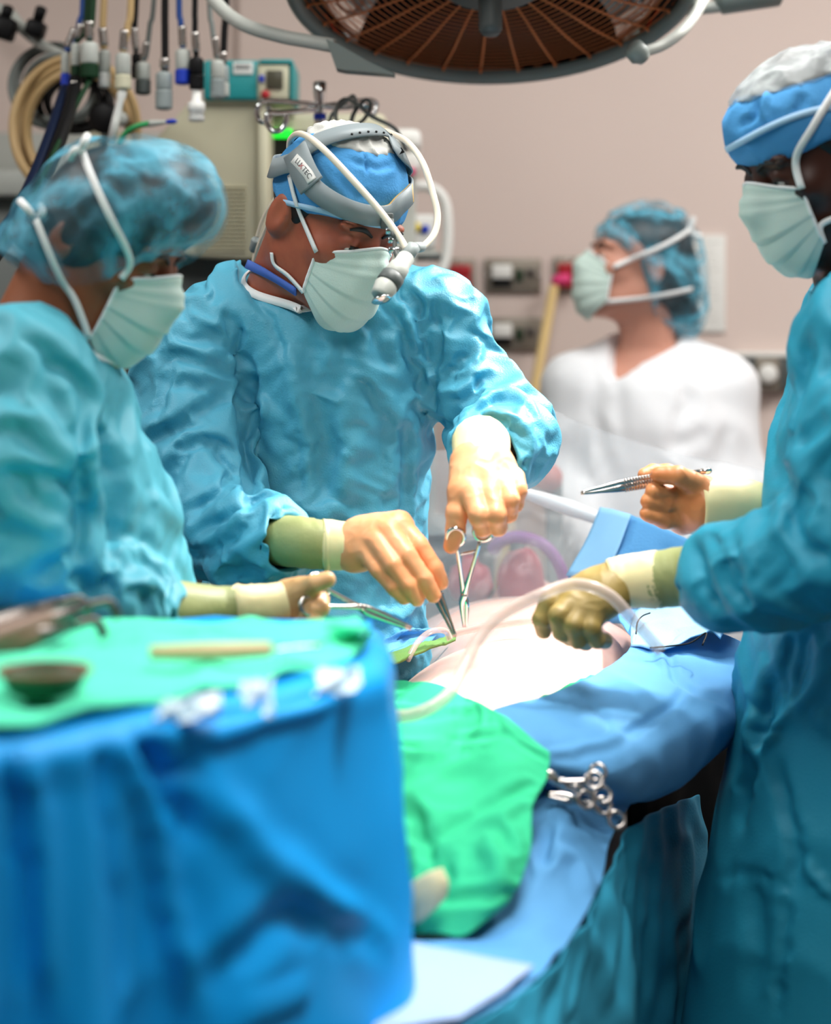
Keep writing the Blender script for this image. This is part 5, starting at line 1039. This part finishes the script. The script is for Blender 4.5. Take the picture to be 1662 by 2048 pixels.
rg = np.random.RandomState(3); G = G+ln_*rg.normal(0, .0022, G.shape[:2])[..., None]; rv, rf = gridmesh(G, True)
RFo = obj('reflector', rv, rf, M['facet'], SL, smooth=False)
RFo.data.materials.append(M['reflector'])
for p in RFo.data.polygons:
    p.material_index = 0 if p.index % 64 in range(31, 40) or p.index % 64 in range(56, 64) or p.index % 64 in range(5, 27) else 1  # reflections put in by material: mirror sectors bright, the rest dark
obj('hub', *lathe(lc, ln_, [(-.10, .06), (-.02, .080), (.004, .085), (.010, .078), (.012, .02)], 32), M['grey_dark'], SL)
obj('handle', *lathe(lc+e1*-.004, ln_, [(0, .020), (.04, .018), (.084, .0175), (.092, .013), (.093, .001)], 24), M['grey_dark'], SL)
kb = lc-e1*.048+e2*.02; obj('knob', *lathe(kb, ln_, [(0, .010), (.025, .0095), (.03, .008), (.031, .001)], 16), M['black'], SL)
dish = lambda r: .010-.020*(r/.29)**2*0-.012*(1-(r/.292)**2)
for i in range(30):
    t = 2*np.pi*(i+.35)/30; obj('rib', *tube([cir(r, t, -.003-.006*(r < .2)) for r in (.072, .15, .22, .293)], .0018, 6, 2), M['copper'], SL)
    obj('rib_tip', *lathe(cir(.291, t, -.004), ln_, [(0, .0022), (.003, .0028), (.006, .0015)], 8), M['copper'], SL)
for i in range(19):
    r = .085+i*.0115; obj('wire_ring', *tube([cir(r, t, -.005) for t in np.linspace(0, 2*np.pi, 56, endpoint=False)], .0009, 4, 0, True), M['copper'], SL)
obj('filament_glint', *tube([cir(.10, np.pi/2*(1 if (cir(.1, np.pi/2)-lc)[2] < 0 else 3)+.04, -.04), cir(.24, np.pi/2*(1 if (cir(.1, np.pi/2)-lc)[2] < 0 else 3)+.03, -.035)], .0014, 8, 0), M['orange'], SL)  # glowing streak put in for the filament's reflection in the bowl
obj('yoke_arm', *tube([P(*q) for q in ((395, -60, 3.2), (432, 5, 3.16), (485, 48, 3.12), (560, 72, 3.1), (625, 84, 3.08), (668, 92, 3.07))], .0105, 14, 8), M['grey_light'], SL)
obj('yoke_arm', *tube([P(*q) for q in ((1276, 106, 3.06), (1322, 92, 3.08), (1362, 64, 3.1), (1392, 26, 3.14), (1414, -20, 3.2), (1420, -80, 3.26))], .0085, 14, 8), M['grey_light'], SL)
obj('yoke_joint', *prism([(652, 78), (676, 88), (735, 122), (790, 148), (690, 140), (672, 136)], 3.06, .05), M['lamp_grey'], SL, smooth=False)
obj('yoke_joint', *lathe(P(1262, 92, 3.05), P(1292, 122, 3.06)-P(1262, 92, 3.05), [(0, .012), (.004, .016), (.020, .017), (.026, .012), (.030, .01)], 16), M['lamp_grey'], SL)
obj('stem', *lathe(lc-ln_*.15, (0, 0, 1), [(0, .035), (.2, .03), (2.9-.02-lc[2]-.14, .03)], 20), M['lamp_grey'], SL)
obj('yoke_bar', *tube([P(420, -330, 3.3), P(900, -430, 3.4), P(1420, -330, 3.3)], .02, 10, 6), M['lamp_grey'], SL)
for a_, b_ in (((395, -60, 3.2), (420, -330, 3.3)), ((1420, -80, 3.26), (1420, -330, 3.3))): obj('yoke_upright', *tube([P(*a_), P(*b_)], .0105, 12, 0), M['grey_light'], SL)
AR = thing('lamp_arm', 'grey tubular arm of another ceiling lamp at the top edge above the assistant', 'lamp arm', P(1500, 0, 3.3))
obj('tube', *tube([P(1375, 20, 3.3), P(1480, 6, 3.3), P(1620, -30, 3.32), P(1800, -70, 3.35)], .010, 12, 6), M['grey_light'], AR); obj('cover', *lathe(P(1428, -6, 3.3), P(1570, -30, 3.3)-P(1428, -6, 3.3), [(0, .018), (.01, .03), (.10, .032), (.11, .02)], 20), M['lamp_grey'], AR)
obj('drop_tube', *tube([P(1800, -70, 3.35), P(1800, -700, 3.35)], .012, 12, 0), M['grey_light'], AR)

# ------------------------------------------------------------------ gas hoses hanging from the ceiling with their couplings
DH = 3.35; K = DH/FP
MB_ = thing('hose_manifold', 'grey ceiling manifold from which the gas hoses hang', 'manifold', P(310, -330, DH)); obj('body', *box(P(296, -330, DH+.02), (.25, .14, .10), .01), M['grey_light'], MB_); obj('drop_tube', *tube([P(310, -300, DH+.02), P(310, -515, DH+.02)*A(1, 1, 0)+A(0, 0, 2.895)], .03, 14, 0), M['grey_light'], MB_)
HO = [('blue', [(172, -300), (166, 0), (160, 40), (150, 82)], 6, 'hose_blue', (131, 104, 147, 9), 'blue_band', 'blue gas hose, first of the row, with a grey coupling and blue collar', 0),
      ('dk', [(190, -300), (175, 0), (171, 60), (163, 72)], 6, 'hose_green', (151, 86, 132, 9.5), 'hose_green', 'dark green gas hose behind the larger green collared one', -.02),
      ('dk', [(205, -300), (186, 0), (182, 50), (179, 66)], 7, 'hose_green', (179, 84, 128, 18), 'hose_green', 'dark green gas hose with a wide pale coupling and dark green collar', -.04),
      ('tan', [(222, -300), (208, 0), (206, 50), (205, 80)], 7, 'hose_tan', (209, 100, 146, 12), 'white', 'tan gas hose with a pale coupling, beside the green collared coupling', -.01),
      ('tan', [(268, -300), (262, 0), (256, 50), (250, 84)], 7, 'hose_tan', (246, 106, 150, 15.5), 'cream_light', 'tan gas hose whose long coupling ends in a white tube', -.03),
      ('blk', [(285, -300), (272, 0), (270, 40), (268, 80)], 6, 'black', (273, 106, 128, 10), 'black', 'thin black gas hose with a small black coupling', .03),
      ('gry', [(325, -300), (308, 0), (300, 50), (293, 108)], 5, 'hose_grey', (286, 124, 160, 15), 'grey_dark', 'thin grey gas hose with a grey coupling', 0),
      ('blk', [(335, -300), (330, 0), (330, 60), (330, 140)], 7.5, 'black', (328, 143, 180, 16.5), 'grey', 'thick black hose ending in a ribbed grey coupling', -.02),
      ('blue', [(360, -300), (358, 0), (361, 40), (364, 76)], 6, 'hose_blue', (366, 98, 140, 15.5), 'blue_band', 'blue gas hose with a white coupling and bright blue collar', -.02),
      ('blk', [(396, -300), (390, 0), (390, 40), (390, 88)], 6, 'black', (393, 114, 150, 14), 'black', 'black gas hose with a black coupling and a white plug below it', -.03),
      ('gry', [(416, -300), (419, 0), (424, 50), (430, 98)], 5, 'hose_grey', (435, 120, 158, 14), 'grey', 'grey gas hose with a white coupling in front of the teal device', -.02),
      ('blk', [(455, -300), (452, 0), (449, 60), (446, 128)], 7, 'black', (446, 130, 165, 12), 'grey_light', 'black gas hose, last of the row, beside the lamp yoke', .03)]
for kind, path, r, mm, (cx, y0, y1, cw), band_m, lab_, dd in HO:
    D = DH+dd; k = D/FP; t = thing('gas_hose', lab_, 'hose', P(cx, y1, D), 'gas hoses hanging from the ceiling manifold')
    obj('hose', *tube([P(x, y, D) for x, y in path]+[P(cx, y0-2, D)], r*k, 12, 6), M[mm], t)
    obj('ferrule', *lathe(P(path[-1][0], path[-1][1]-24, D), P(cx, y0, D)-P(path[-1][0], path[-1][1]-24, D), [(i*.004, (r+1.5+(i % 2)*1.4)*k) for i in range(int(max(2, (y0-path[-1][1]+24)*k/.004)))], 14), M['steel'], t)
    body = 'black' if band_m == 'black' else ('grey' if mm == 'black' else 'grey_light')
    cb = obj('coupling', *lathe(P(cx, y0, D), (0, 0, -1), [(0, cw*.55*k), (.003, cw*.92*k), (.006, cw*k), ((y1-y0)*k-.003, cw*k), ((y1-y0)*k, cw*.9*k)], 20), M[body], t)
    h2 = (30 if band_m != 'grey' else 40)*k
    obj('collar', *lathe(P(cx, y1, D), (0, 0, -1), [(0, cw*.9*k), (.002, cw*1.08*k)]+[(h2*j/8, cw*(1.08 if j % 2 else 1.02)*k) for j in range(1, 8)]+[(h2-.002, cw*1.0*k), (h2, cw*.6*k)], 20), M[band_m], t)
    if kind == 'tan' and 'long' in lab_:
        obj('stem', *lathe(P(246, 178, D), P(222, 282, D)-P(246, 178, D), [(0, 8*k), (.01, 10*k), (.02, 7*k), (.05, 8.5*k), (.09, 9*k)], 14), M['white'], t)
    if 'white plug' in lab_:
        obj('plug', *lathe(P(393, 180, D), (0, 0, -1), [(0, 9*k), (.018, 10*k), (.020, 17*k), (.034, 18*k), (.036, 14*k), (.046, 17*k), (.05, 15*k)], 18), M['white'], t)
def tubes2(name, label, cat, pts, r, m, group=None, extra=None, seg=12, sm=8):
    p = np.array([P(*q) for q in pts]); o = thing(name, label, cat, p[0], group); obj('hose', *tube(p, r, seg, sm), m, o); return o, p
o, p = tubes2('supply_hose', 'thick navy blue supply hose slanting down behind the profile nurse', 'hose', [(131, 178, 3.35), (124, 200, 3.3), (104, 262, 3.2), (72, 345, 3.1), (36, 420, 3.0), (-6, 482, 2.9), (-60, 560, 2.85)], .0098, M['hose_navy']); obj('ferrule', *lathe(p[0], p[1]-p[0], [(i*.004, .009+.001*(i % 2)) for i in range(6)], 14), M['steel'], o)
o, p = tubes2('supply_hose', 'thick black supply hose running beside the navy one', 'hose', [(151, 160, 3.32), (146, 195, 3.28), (126, 262, 3.18), (94, 345, 3.08), (58, 415, 2.98), (14, 478, 2.88), (-40, 550, 2.82)], .0105, M['black']); obj('ferrule', *lathe(p[0], p[1]-p[0], [(i*.004, .009+.001*(i % 2)) for i in range(6)], 14), M['steel'], o)
o, p = tubes2('supply_hose', 'thin dark green hose lying along the thick black supply hose', 'hose', [(180, 160, 3.31), (150, 215, 3.25), (118, 285, 3.14), (88, 350, 3.05), (50, 422, 2.95), (6, 484, 2.85), (-45, 560, 2.80)], .0045, M['hose_green'])
for i, (rx, ry, cx, cy, d) in enumerate(((124, 140, 150, 256, 3.5), (112, 132, 152, 262, 3.52), (102, 118, 156, 262, 3.49))):
    tag(obj('coiled_hose', *tube([P(cx+rx*math.cos(t), cy+ry*math.sin(t), d+.02*math.sin(t*2+i)) for t in np.linspace(0, 2*np.pi, 26, endpoint=False)], .0078, 10, 3, True), M['hose_tan'], at=P(cx, cy-ry, d)), ['outermost loop of tan hose coiled behind the profile nurse\'s cap', 'middle loop of tan hose coiled behind the profile nurse\'s cap', 'innermost loop of tan hose coiled behind the profile nurse\'s cap'][i], 'hose', 'tan coiled hose loops')
for i, (rx, ry, cx, cy, d, mm) in enumerate(((88, 82, 110, 172, 3.58, 'hose_grey'), (78, 74, 112, 170, 3.6, 'hose_grey'), (68, 66, 118, 176, 3.57, 'hose_grey'), (72, 58, 150, 204, 3.55, 'black'), (62, 52, 155, 200, 3.56, 'black'), (54, 46, 150, 206, 3.58, 'black'))):
    tag(obj('coiled_cable', *tube([P(cx+rx*math.cos(t), cy+ry*math.sin(t), d+.02*math.sin(t*2+i)) for t in np.linspace(0, 2*np.pi, 26, endpoint=False)], .0062, 10, 3, True), M[mm], at=P(cx, cy-ry, d)),
        ['largest loop of grey cable hung beside the tan hose', 'second loop of grey cable, just inside the largest', 'innermost loop of grey cable beside the tan hose', 'widest black cable loop inside the tan hose coil', 'second black cable loop inside the tan hose coil', 'smallest black cable loop inside the tan hose coil'][i], 'cable', 'hung cable loops')
HK = thing('cable_bracket', 'pale grey wall bracket arm with two black clamps, holding the coiled cables', 'bracket', P(50, 70, 3.6))
obj('arm', *tube([P(-60, 10, 3.6), P(10, 24, 3.6), P(40, 52, 3.58), (P(88, 92, 3.56)), P(150, 118, 3.56)], [.012, .012, .011, .009, .006], 12, 6), M['grey_light'], HK)
for x, y, s in ((6, 56, 30), (72, 58, 22)): obj('clamp', *box(P(x, y, 3.54), (s*1.7*3.5/FP, .04, s*1.5*3.5/FP), .006, rotm(.3)), M['black'], HK); obj('clamp_knob', *lathe(P(x+4, y-18, 3.53), (.3, 0, 1), [(0, .009), (.02, .01), (.024, .006)], 12), M['black'], HK)
obj('mount', *tube([P(-60, 10, 3.6), P(-60, 10, 4.58)], .014, 12, 0), M['grey_light'], HK)
GT = thing('green_tube', 'short green tube with a blue tip lying across the beige monitor', 'tube', P(300, 250, 3.3)); obj('hose', *tube([P(238, 290, 3.32), P(250, 268, 3.31), P(272, 253, 3.3), P(300, 247, 3.3)], .0045, 10, 6), M['green'], GT); obj('fitting', *tube([P(298, 247, 3.3), P(312, 246, 3.3), P(332, 244, 3.3)], [.006, .005, .003], 10, 3), M['grey_light'], GT); obj('tip', *tube([P(332, 244, 3.3), P(346, 243, 3.3), P(354, 243, 3.3)], [.003, .0042, .002], 10, 2), M['blue_band'], GT)

# ------------------------------------------------------------------ equipment behind the team
MN = thing('monitor', 'large beige monitor housing with a sloping shoulder and ridged side', 'monitor', P(420, 520, 3.7))
v, f = prism([(292, 300), (376, 206), (392, 202), (520, 206), (530, 214), (528, 512), (518, 520), (400, 514), (300, 500)], 3.62, .34); mo = obj('housing', v, f, M['cream'], MN, smooth=False); bv = mo.modifiers.new('bevel', 'BEVEL'); bv.width = .008; bv.segments = 3
obj('front_bezel', *boxpx(514, 208, 536, 516, 3.606, .30, .006), M['cream_light'], MN); obj('top_edge', *boxpx(384, 199, 520, 206, 3.61, .30, .003), M['cream_light'], MN)
obj('louvers', *merge(*[boxpx(392, 372+i*8, 492, 375+i*8, 3.616, .01, .0008) for i in range(17)]), M['cream'], MN, kind='stuff')
obj('stand', *box(P(420, 900, 3.8), (.16, .2, .72), .01), M['grey_dark'], MN)
SC_ = thing('display_screen', 'dark display with a green lit strip behind the surgeon\'s head', 'display', P(640, 560, 3.75))
obj('case', *boxpx(536, 226, 772, 560, 3.75, .25, .012), M['cream_light'], SC_); obj('screen', *boxpx(542, 262, 752, 545, 3.742, .012, .004), M['screen'], SC_); obj('green_strip', *boxpx(540, 258, 584, 276, 3.738, .008, .002), M['led'], SC_); obj('stand', *box(P(650, 900, 3.85)*A(1, 1, 0)+A(0, 0, .78), (.14, .16, 1.56), .01), M['grey_dark'], SC_)
WB = thing('white_case', 'rounded white equipment case partly hidden behind the surgeon\'s cap', 'case', P(800, 320, 3.85)); obj('shell', *boxpx(742, 256, 843, 300, 3.85, .2, .014), M['white'], WB); obj('lower_shell', *boxpx(752, 298, 840, 345, 3.86, .2, .012), M['white'], WB); obj('switch', *boxpx(818, 336, 830, 350, 3.852, .01, .002), M['pink'], WB)
obj('pedestal', *box(P(800, 346, 3.95)*A(1, 1, .5), (.06, .06, P(800, 346, 3.95)[2]), .005), M['grey_light'], WB)
TB = thing('device', 'teal boxed device with a cream front and small display, on the beige monitor', 'device', P(480, 200, 3.55))
obj('case', *boxpx(406, 120, 520, 200, 3.60, .18, .006), M['teal'], TB); fp = obj('front_panel', *boxpx(514, 126, 580, 200, 3.594, .17, .006), M['cream_light'], TB); obj('front_frame', *boxpx(518, 118, 586, 128, 3.59, .18, .004), M['teal'], TB); obj('front_frame', *boxpx(578, 122, 587, 200, 3.592, .18, .004), M['teal'], TB)
obj('display', *boxpx(532, 140, 566, 178, 3.59, .008, .002), M['lcd'], fp); obj('knob', *lathe(P(531, 190, 3.592), (0, -1, 0), [(0, .008), (.012, .007), (.014, .003)], 14), M['red'], fp); obj('tag', *boxpx(518, 150, 528, 164, 3.59, .006, .001), M['blue_band'], fp)
pl = obj('paper_label', *boxpx(466, 124, 506, 148, 3.597, .004, .0005), M['paper'], TB); obj('print_lines', *merge(*[boxpx(470+i*3.2, 128, 470+i*3.2+1+(i*7 % 3)*.5, 139, 3.5962, .002, .0001) for i in range(10)]), M['ink'], pl, kind='stuff')
IV = thing('iv_pole', 'chrome drip stand with looped hooks and a blue collar, behind the surgeon', 'drip stand', P(640, 900, 3.3)*A(1, 1, 0))
ip_ = P(640, 200, 3.3); obj('pole', *lathe(ip_*A(1, 1, 0)+A(0, 0, .04), (0, 0, 1), [(0, .009), (ip_[2]-.04, .009), (ip_[2]-.03, .0105), (ip_[2]-.012, .011), (ip_[2]-.01, .006)], 18), M['chrome'], IV); obj('collar', *lathe(P(640, 240, 3.3), (0, 0, 1), [(0, .0095), (.001, .0102), (.009, .0102), (.01, .0095)], 18), M['blue_band'], IV)
for i in range(4):
    t = i*np.pi/2+.3; obj('foot', *tube([ip_*A(1, 1, 0)+A(0, 0, .06), ip_*A(1, 1, 0)+A(.26*math.cos(t), .26*math.sin(t), .03)], .012, 10, 0), M['steel'], IV)
hk = lambda L, r=.0042: obj('hook', *tube([P(*q) for q in L], r, 10, 8), M['chrome'], IV)
hk([(640, 210, 3.3), (590, 205, 3.26), (535, 202, 3.22), (520, 208, 3.21), (514, 222, 3.21), (518, 240, 3.21), (530, 244, 3.21), (540, 232, 3.22), (536, 214, 3.23)])
hk([(640, 216, 3.3), (595, 222, 3.24), (555, 226, 3.20), (536, 226, 3.18), (534, 246, 3.18), (546, 262, 3.18), (562, 260, 3.18), (572, 244, 3.18), (572, 228, 3.18)])
hk([(640, 212, 3.3), (690, 206, 3.33), (735, 200, 3.36), (752, 206, 3.37), (752, 220, 3.37), (744, 232, 3.37)])
hk([(640, 212, 3.3), (690, 214, 3.27), (720, 210, 3.25), (738, 216, 3.25), (740, 232, 3.25)])
for i, (L, mm, lb) in enumerate(([[(690, 262, 3.1), (672, 240, 3.15), (676, 210, 3.2), (692, 198, 3.22), (716, 210, 3.2), (742, 232, 3.2), (790, 258, 3.2), (812, 300, 3.22)], 'hose_grey', 'grey cable looped over the drip stand hooks above the surgeon\'s head'], [[(700, 262, 3.1), (706, 230, 3.18), (730, 200, 3.22), (742, 212, 3.22), (730, 236, 3.2), (712, 252, 3.16)], 'grey_dark', 'dark cable knotted round the drip stand hook'], [[(655, 262, 3.2), (664, 230, 3.22), (690, 205, 3.24), (706, 192, 3.26), (712, 210, 3.25), (704, 240, 3.22)], 'hose_grey', 'thin grey cable hanging from the drip stand by the pole'])):
    tag(obj('cable', *tube([P(*q) for q in L], .0032, 8, 8), M[mm], at=P(*L[2])), lb, 'cable')
PF = thing('infusion_pump', 'pale infusion pump on a curved white frame, with yellow and blue buttons', 'pump', P(860, 560, 4.0))
obj('frame', *tube([P(*q) for q in ((812, 376, 4.0), (850, 372, 4.0), (880, 388, 4.0), (893, 420, 4.0), (895, 480, 4.0), (886, 535, 4.0), (860, 562, 4.0))], .011, 12, 6), M['white'], PF); bx = obj('case', *boxpx(790, 428, 872, 498, 4.0, .1, .008), M['white'], PF)
for x, y, mm in ((833, 455, 'yellow'), (850, 459, 'blue_band'), (814, 460, 'pink')): obj('button', *lathe(P(x, y, 4.002), (0, -1, 0), [(0, .009), (.006, .009), (.008, .005)], 14), M[mm], bx)
obj('lower_case', *boxpx(800, 500, 880, 520, 4.0, .1, .006), M['grey_light'], PF); obj('tray', *boxpx(826, 508, 884, 520, 3.99, .06, .004), M['grey_dark'], PF)
v, q = mesh_sdf(lambda p: smin(ellpx(p, 850, 545, 3.98, 34, 22, .03), ellpx(p, 868, 555, 3.98, 26, 14, .03), .02), P(790, 600, 3.9), P(920, 500, 4.06), .005); obj('bag', v, q, M['film'], PF)
obj('leg', *box(P(850, 566, 4.03)*A(1, 1, .5), (.04, .04, P(850, 566, 4.03)[2]), .005), M['grey_light'], PF)
CT = thing('anaesthesia_cart', 'dark equipment cart with grey shelves between the nurse and the surgeon', 'cart', P(370, 900, 3.85)*A(1, 1, 0))
obj('body', *box((-.405, 3.97, .72), (.20, .22, 1.36), .01), M['grey_dark'], CT); obj('shelf', *boxpx(330, 524, 520, 540, 3.80, .14, .004), M['grey_light'], CT); obj('shelf', *boxpx(290, 700, 520, 712, 3.82, .14, .004), M['grey'], CT)
for i, (x, w_, mm) in enumerate(((222, 10, 'steel'), (240, 8, 'wood'), (258, 10, 'steel_dark'), (275, 6, 'steel'))): obj('rail', *boxpx(x, 560, x+w_, 830, 3.79, .012, .002), M[mm], CT)
for i in range(4): tag(obj('cart_cable', *tube([P(350+i*36, 548+i*6, 3.74), P(385+i*26, 585-i*5, 3.72), P(435+i*12, 575+i*10, 3.72), P(500, 545+i*16, 3.74)], .004, 8, 8), M[('black', 'hose_grey', 'black', 'grey_dark')[i]], at=P(400, 560, 3.74)), ['uppermost black cable in front of the dark cart', 'grey cable crossing the dark cart', 'lower black cable draped over the dark cart', 'dark grey cable lowest on the dark cart'][i], 'cable', 'cables on the cart')
CB = thing('counter', 'grey counter with a pale top behind the profile nurse\'s cap', 'counter', P(40, 900, 4.0)*A(1, 1, 0))
tz = P(0, 340, 3.95)[2]; x0, x1 = P(-200, 0, 3.95)[0], P(270, 0, 3.95)[0]
obj('worktop', *box(((x0+x1)/2, 4.22, tz-.025), (x1-x0+.04, .56, .05), .006), M['grey_light'], CB); obj('body', *box(((x0+x1)/2, 4.24, (tz-.05)/2), (x1-x0, .50, tz-.05), .004), M['hose_grey'], CB); dr = obj('door', *box(((x0+x1)/2, 3.985, (tz-.12)/2+.03), (x1-x0-.06, .018, tz-.2), .003), M['hose_grey'], CB)
obj('handle', *tube([A((x0+x1)/2+.1, 3.96, tz-.3), A((x0+x1)/2+.1, 3.96, tz-.45)], .006, 8, 0), M['steel'], dr)
obj('splashback', *box(((x0+x1)/2, 4.49, tz+.06), (x1-x0+.04, .02, .12), .002), M['grey_light'], CB)
BX = thing('small_box', 'small beige box on the counter, just above the nurse\'s cap', 'box', P(195, 290, 3.95)); obj('case', *boxpx(168, 252, 222, 330, 3.96, .12, .004), M['cream'], BX); obj('lid', *boxpx(166, 250, 224, 262, 3.955, .13, .003), M['cream_light'], BX)
SX = thing('gauge', 'black oval gauge with a grey knob beside the white tube', 'gauge', P(215, 230, 3.5)); obj('dial', *lathe(P(212, 236, 3.5), (-.3, -1, 0), [(-.02, .02), (0, .027), (.012, .027), (.016, .02)], 24), M['black'], SX); obj('knob', *lathe(P(243, 238, 3.5), (0, -1, 0), [(-.01, .012), (.016, .012), (.02, .008)], 16), M['grey_light'], SX); obj('arm', *tube([P(212, 240, 3.52), P(208, 300, 3.6), P(206, 345, 3.9)], .008, 10, 4), M['grey'], SX)

# equipment seen through the clear plastic
VT = thing('ventilator', 'dark grey ventilator seen through the clear plastic sheet behind the hands', 'machine', P(915, 1260, 3.4)); obj('case', *boxpx(842, 1072, 990, 1420, 3.4, .3, .03), M['grey_dark'], VT); obj('top', *boxpx(838, 1062, 996, 1078, 3.39, .3, .01), M['grey'], VT); obj('dial', *lathe(P(905, 1130, 3.395), (0, -1, 0), [(0, .022), (.012, .02), (.014, .01)], 20), M['black'], VT); obj('flask', *lathe(P(940, 1110, 3.36), (0, 0, -1), [(0, .012), (.012, .014), (.02, .03), (.05, .038), (.07, .03), (.075, .01)], 20), M['bag'], VT); obj('base', *box(P(915, 0, 3.55)*A(1, 1, 0)+A(0, 0, .42), (.16, .26, .84), .01), M['grey_dark'], VT)
v, q = mesh_sdf(lambda p: smin(ellpx(p, 1040, 1158, 3.3, 46, 66, .04, -8), ellpx(p, 1062, 1215, 3.3, 40, 40, .035), .03), P(960, 1300, 3.2), P(1140, 1060, 3.4), .005)
BG = thing('breathing_bag', 'red breathing bag seen through the clear plastic sheet', 'bag', P(1040, 1100, 3.3)); obj('bag', v, q, M['bag'], BG); obj('neck', *lathe(P(1034, 1080, 3.3), (.1, 0, -1), [(0, .012), (.02, .013), (.022, .016), (.03, .016)], 16), M['grey_dark'], BG)
p = catmull(np.array([P(*t) for t in ((985, 1100, 3.28), (1005, 1080, 3.26), (1040, 1074, 3.25), (1080, 1086, 3.25), (1108, 1112, 3.25), (1126, 1150, 3.25), (1136, 1210, 3.26), (1140, 1290, 3.28))]), 14)
tag(obj('corrugated_hose', *tube(p, np.where(np.arange(len(p)) % 2, .0105, .0088), 12, 0), M['purple'], at=p[0]), 'purple corrugated breathing hose arching behind the clear plastic sheet', 'hose')
GP = thing('grey_post', 'grey equipment post with a pink ball on it, seen through the clear plastic sheet', 'post', P(1108, 1260, 3.65)*A(1, 1, 0)); zz = P(0, 950, 3.65)[2]; obj('post', *box(P(1108, 0, 3.65)*A(1, 1, 0)+A(0, 0, zz/2), (.028, .03, zz), .004), M['grey'], GP); obj('ball', *lathe(P(1096, 985, 3.63), (0, 0, 1), [(.026*(1-math.cos(a)), .026*math.sin(a)+1e-4) for a in np.linspace(0, math.pi, 12)], 18), mat('pink_ball', '#d88a84', .5), GP)

# ------------------------------------------------------------------ on the far wall
def outlet(x0, y0, x1, y1, label, kind):
    t = thing('wall_outlet', label, 'outlet', P((x0+x1)/2, (y0+y1)/2, 4.49), 'steel outlet plates on the far wall')
    obj('plate', *boxpx(x0, y0, x1, y1, 4.488, .012, .002), M['plate'], t); cx = (x0+x1)/2
    if kind == 'red':
        for yy in (y0+12, y0+38): s = obj('socket', *boxpx(x0+8, yy, x1-8, yy+24, 4.480, .01, .003), M['red'], t); obj('slots', *merge(boxpx(cx-9, yy+6, cx-6, yy+15, 4.4795, .002, .0001), boxpx(cx+6, yy+6, cx+9, yy+15, 4.4795, .002, .0001)), M['black'], s, smooth=False)
        for yy in (y0+6, y1-5): obj('screw', *lathe(P(cx, yy, 4.488), (0, -1, 0), [(0, .004), (.002, .003)], 10), M['steel'], t)
    else:
        s = obj('socket', *boxpx(x0+14, y0+12, x0+54, y0+40, 4.476, .014, .003), M['white'], t); obj('shutter', *boxpx(x0+14, y0+40, x0+54, y0+56, 4.480, .012, .002), M['black'], t); obj('switch', *boxpx(x0+62, y0+22, x0+76, y0+46, 4.482, .01, .002), M['hose_green'], t); obj('switch', *boxpx(x0+84, y0+20, x0+100, y0+36, 4.482, .01, .002), M['steel_dark'], t)
        for xx in (x0+6, x1-6): obj('screw', *lathe(P(xx, (y0+y1)/2, 4.488), (0, -1, 0), [(0, .004), (.002, .003)], 10), M['steel'], t)
outlet(893, 517, 950, 584, 'red double wall outlet nearest the surgeon\'s shoulder', 'red'); outlet(1108, 514, 1165, 584, 'red double wall outlet beside the white-gowned nurse\'s mask', 'red')
outlet(970, 517, 1083, 584, 'upper of two steel outlet plates with white and black sockets on the wall', 'wide'); outlet(970, 635, 1084, 701, 'lower of two steel outlet plates with white and black sockets on the wall', 'wide')
PS = thing('wall_notice', 'white paper notice with faint ruled lines hung on the wall behind the nurse in white', 'notice', P(1420, 565, 4.49)); obj('sheet', *boxpx(1388, 470, 1451, 664, 4.492, .008, .0005), M['paper'], PS); obj('print_lines', *merge(*[boxpx(1396, 484+i*14, 1440-(i*13 % 17), 485.5+i*14, 4.4915, .002, .0001) for i in range(12)]), M['grey_light'], PS, kind='stuff', smooth=False)
RL = thing('wall_rail', 'grey wall rail with a square mount and round white dial beside the assistant', 'rail', P(1535, 745, 4.48)); obj('rail', *boxpx(1468, 714, 1700, 780, 4.475, .024, .003), M['grey_dark'], RL); obj('top_strip', *boxpx(1468, 704, 1700, 715, 4.47, .03, .003), M['white'], RL); mt = obj('mount', *boxpx(1512, 716, 1560, 782, 4.455, .03, .003), M['plate'], RL); obj('dial', *lathe(P(1536, 748, 4.453), (0, -1, 0), [(0, .021), (.008, .020), (.012, .014)], 20), M['white'], mt)
WP = thing('pole', 'pale wooden pole with a pink cap leaning on the wall behind the nurse in white', 'pole', P(1075, 1000, 4.3)*A(1, 1, 0)); a, b = P(1108, 572, 4.45), P(1028, 1000, 4.36); b = a+(b-a)*(a[2]-.01)/(a[2]-b[2]); obj('stick', *tube([a, b], .0105, 12, 0), M['wood'], WP); obj('cap', *lathe(P(1104, 562, 4.45), (1, 0, .15), [(0, .008), (.006, .012), (.034, .012), (.040, .006)], 14), M['pink'], WP)
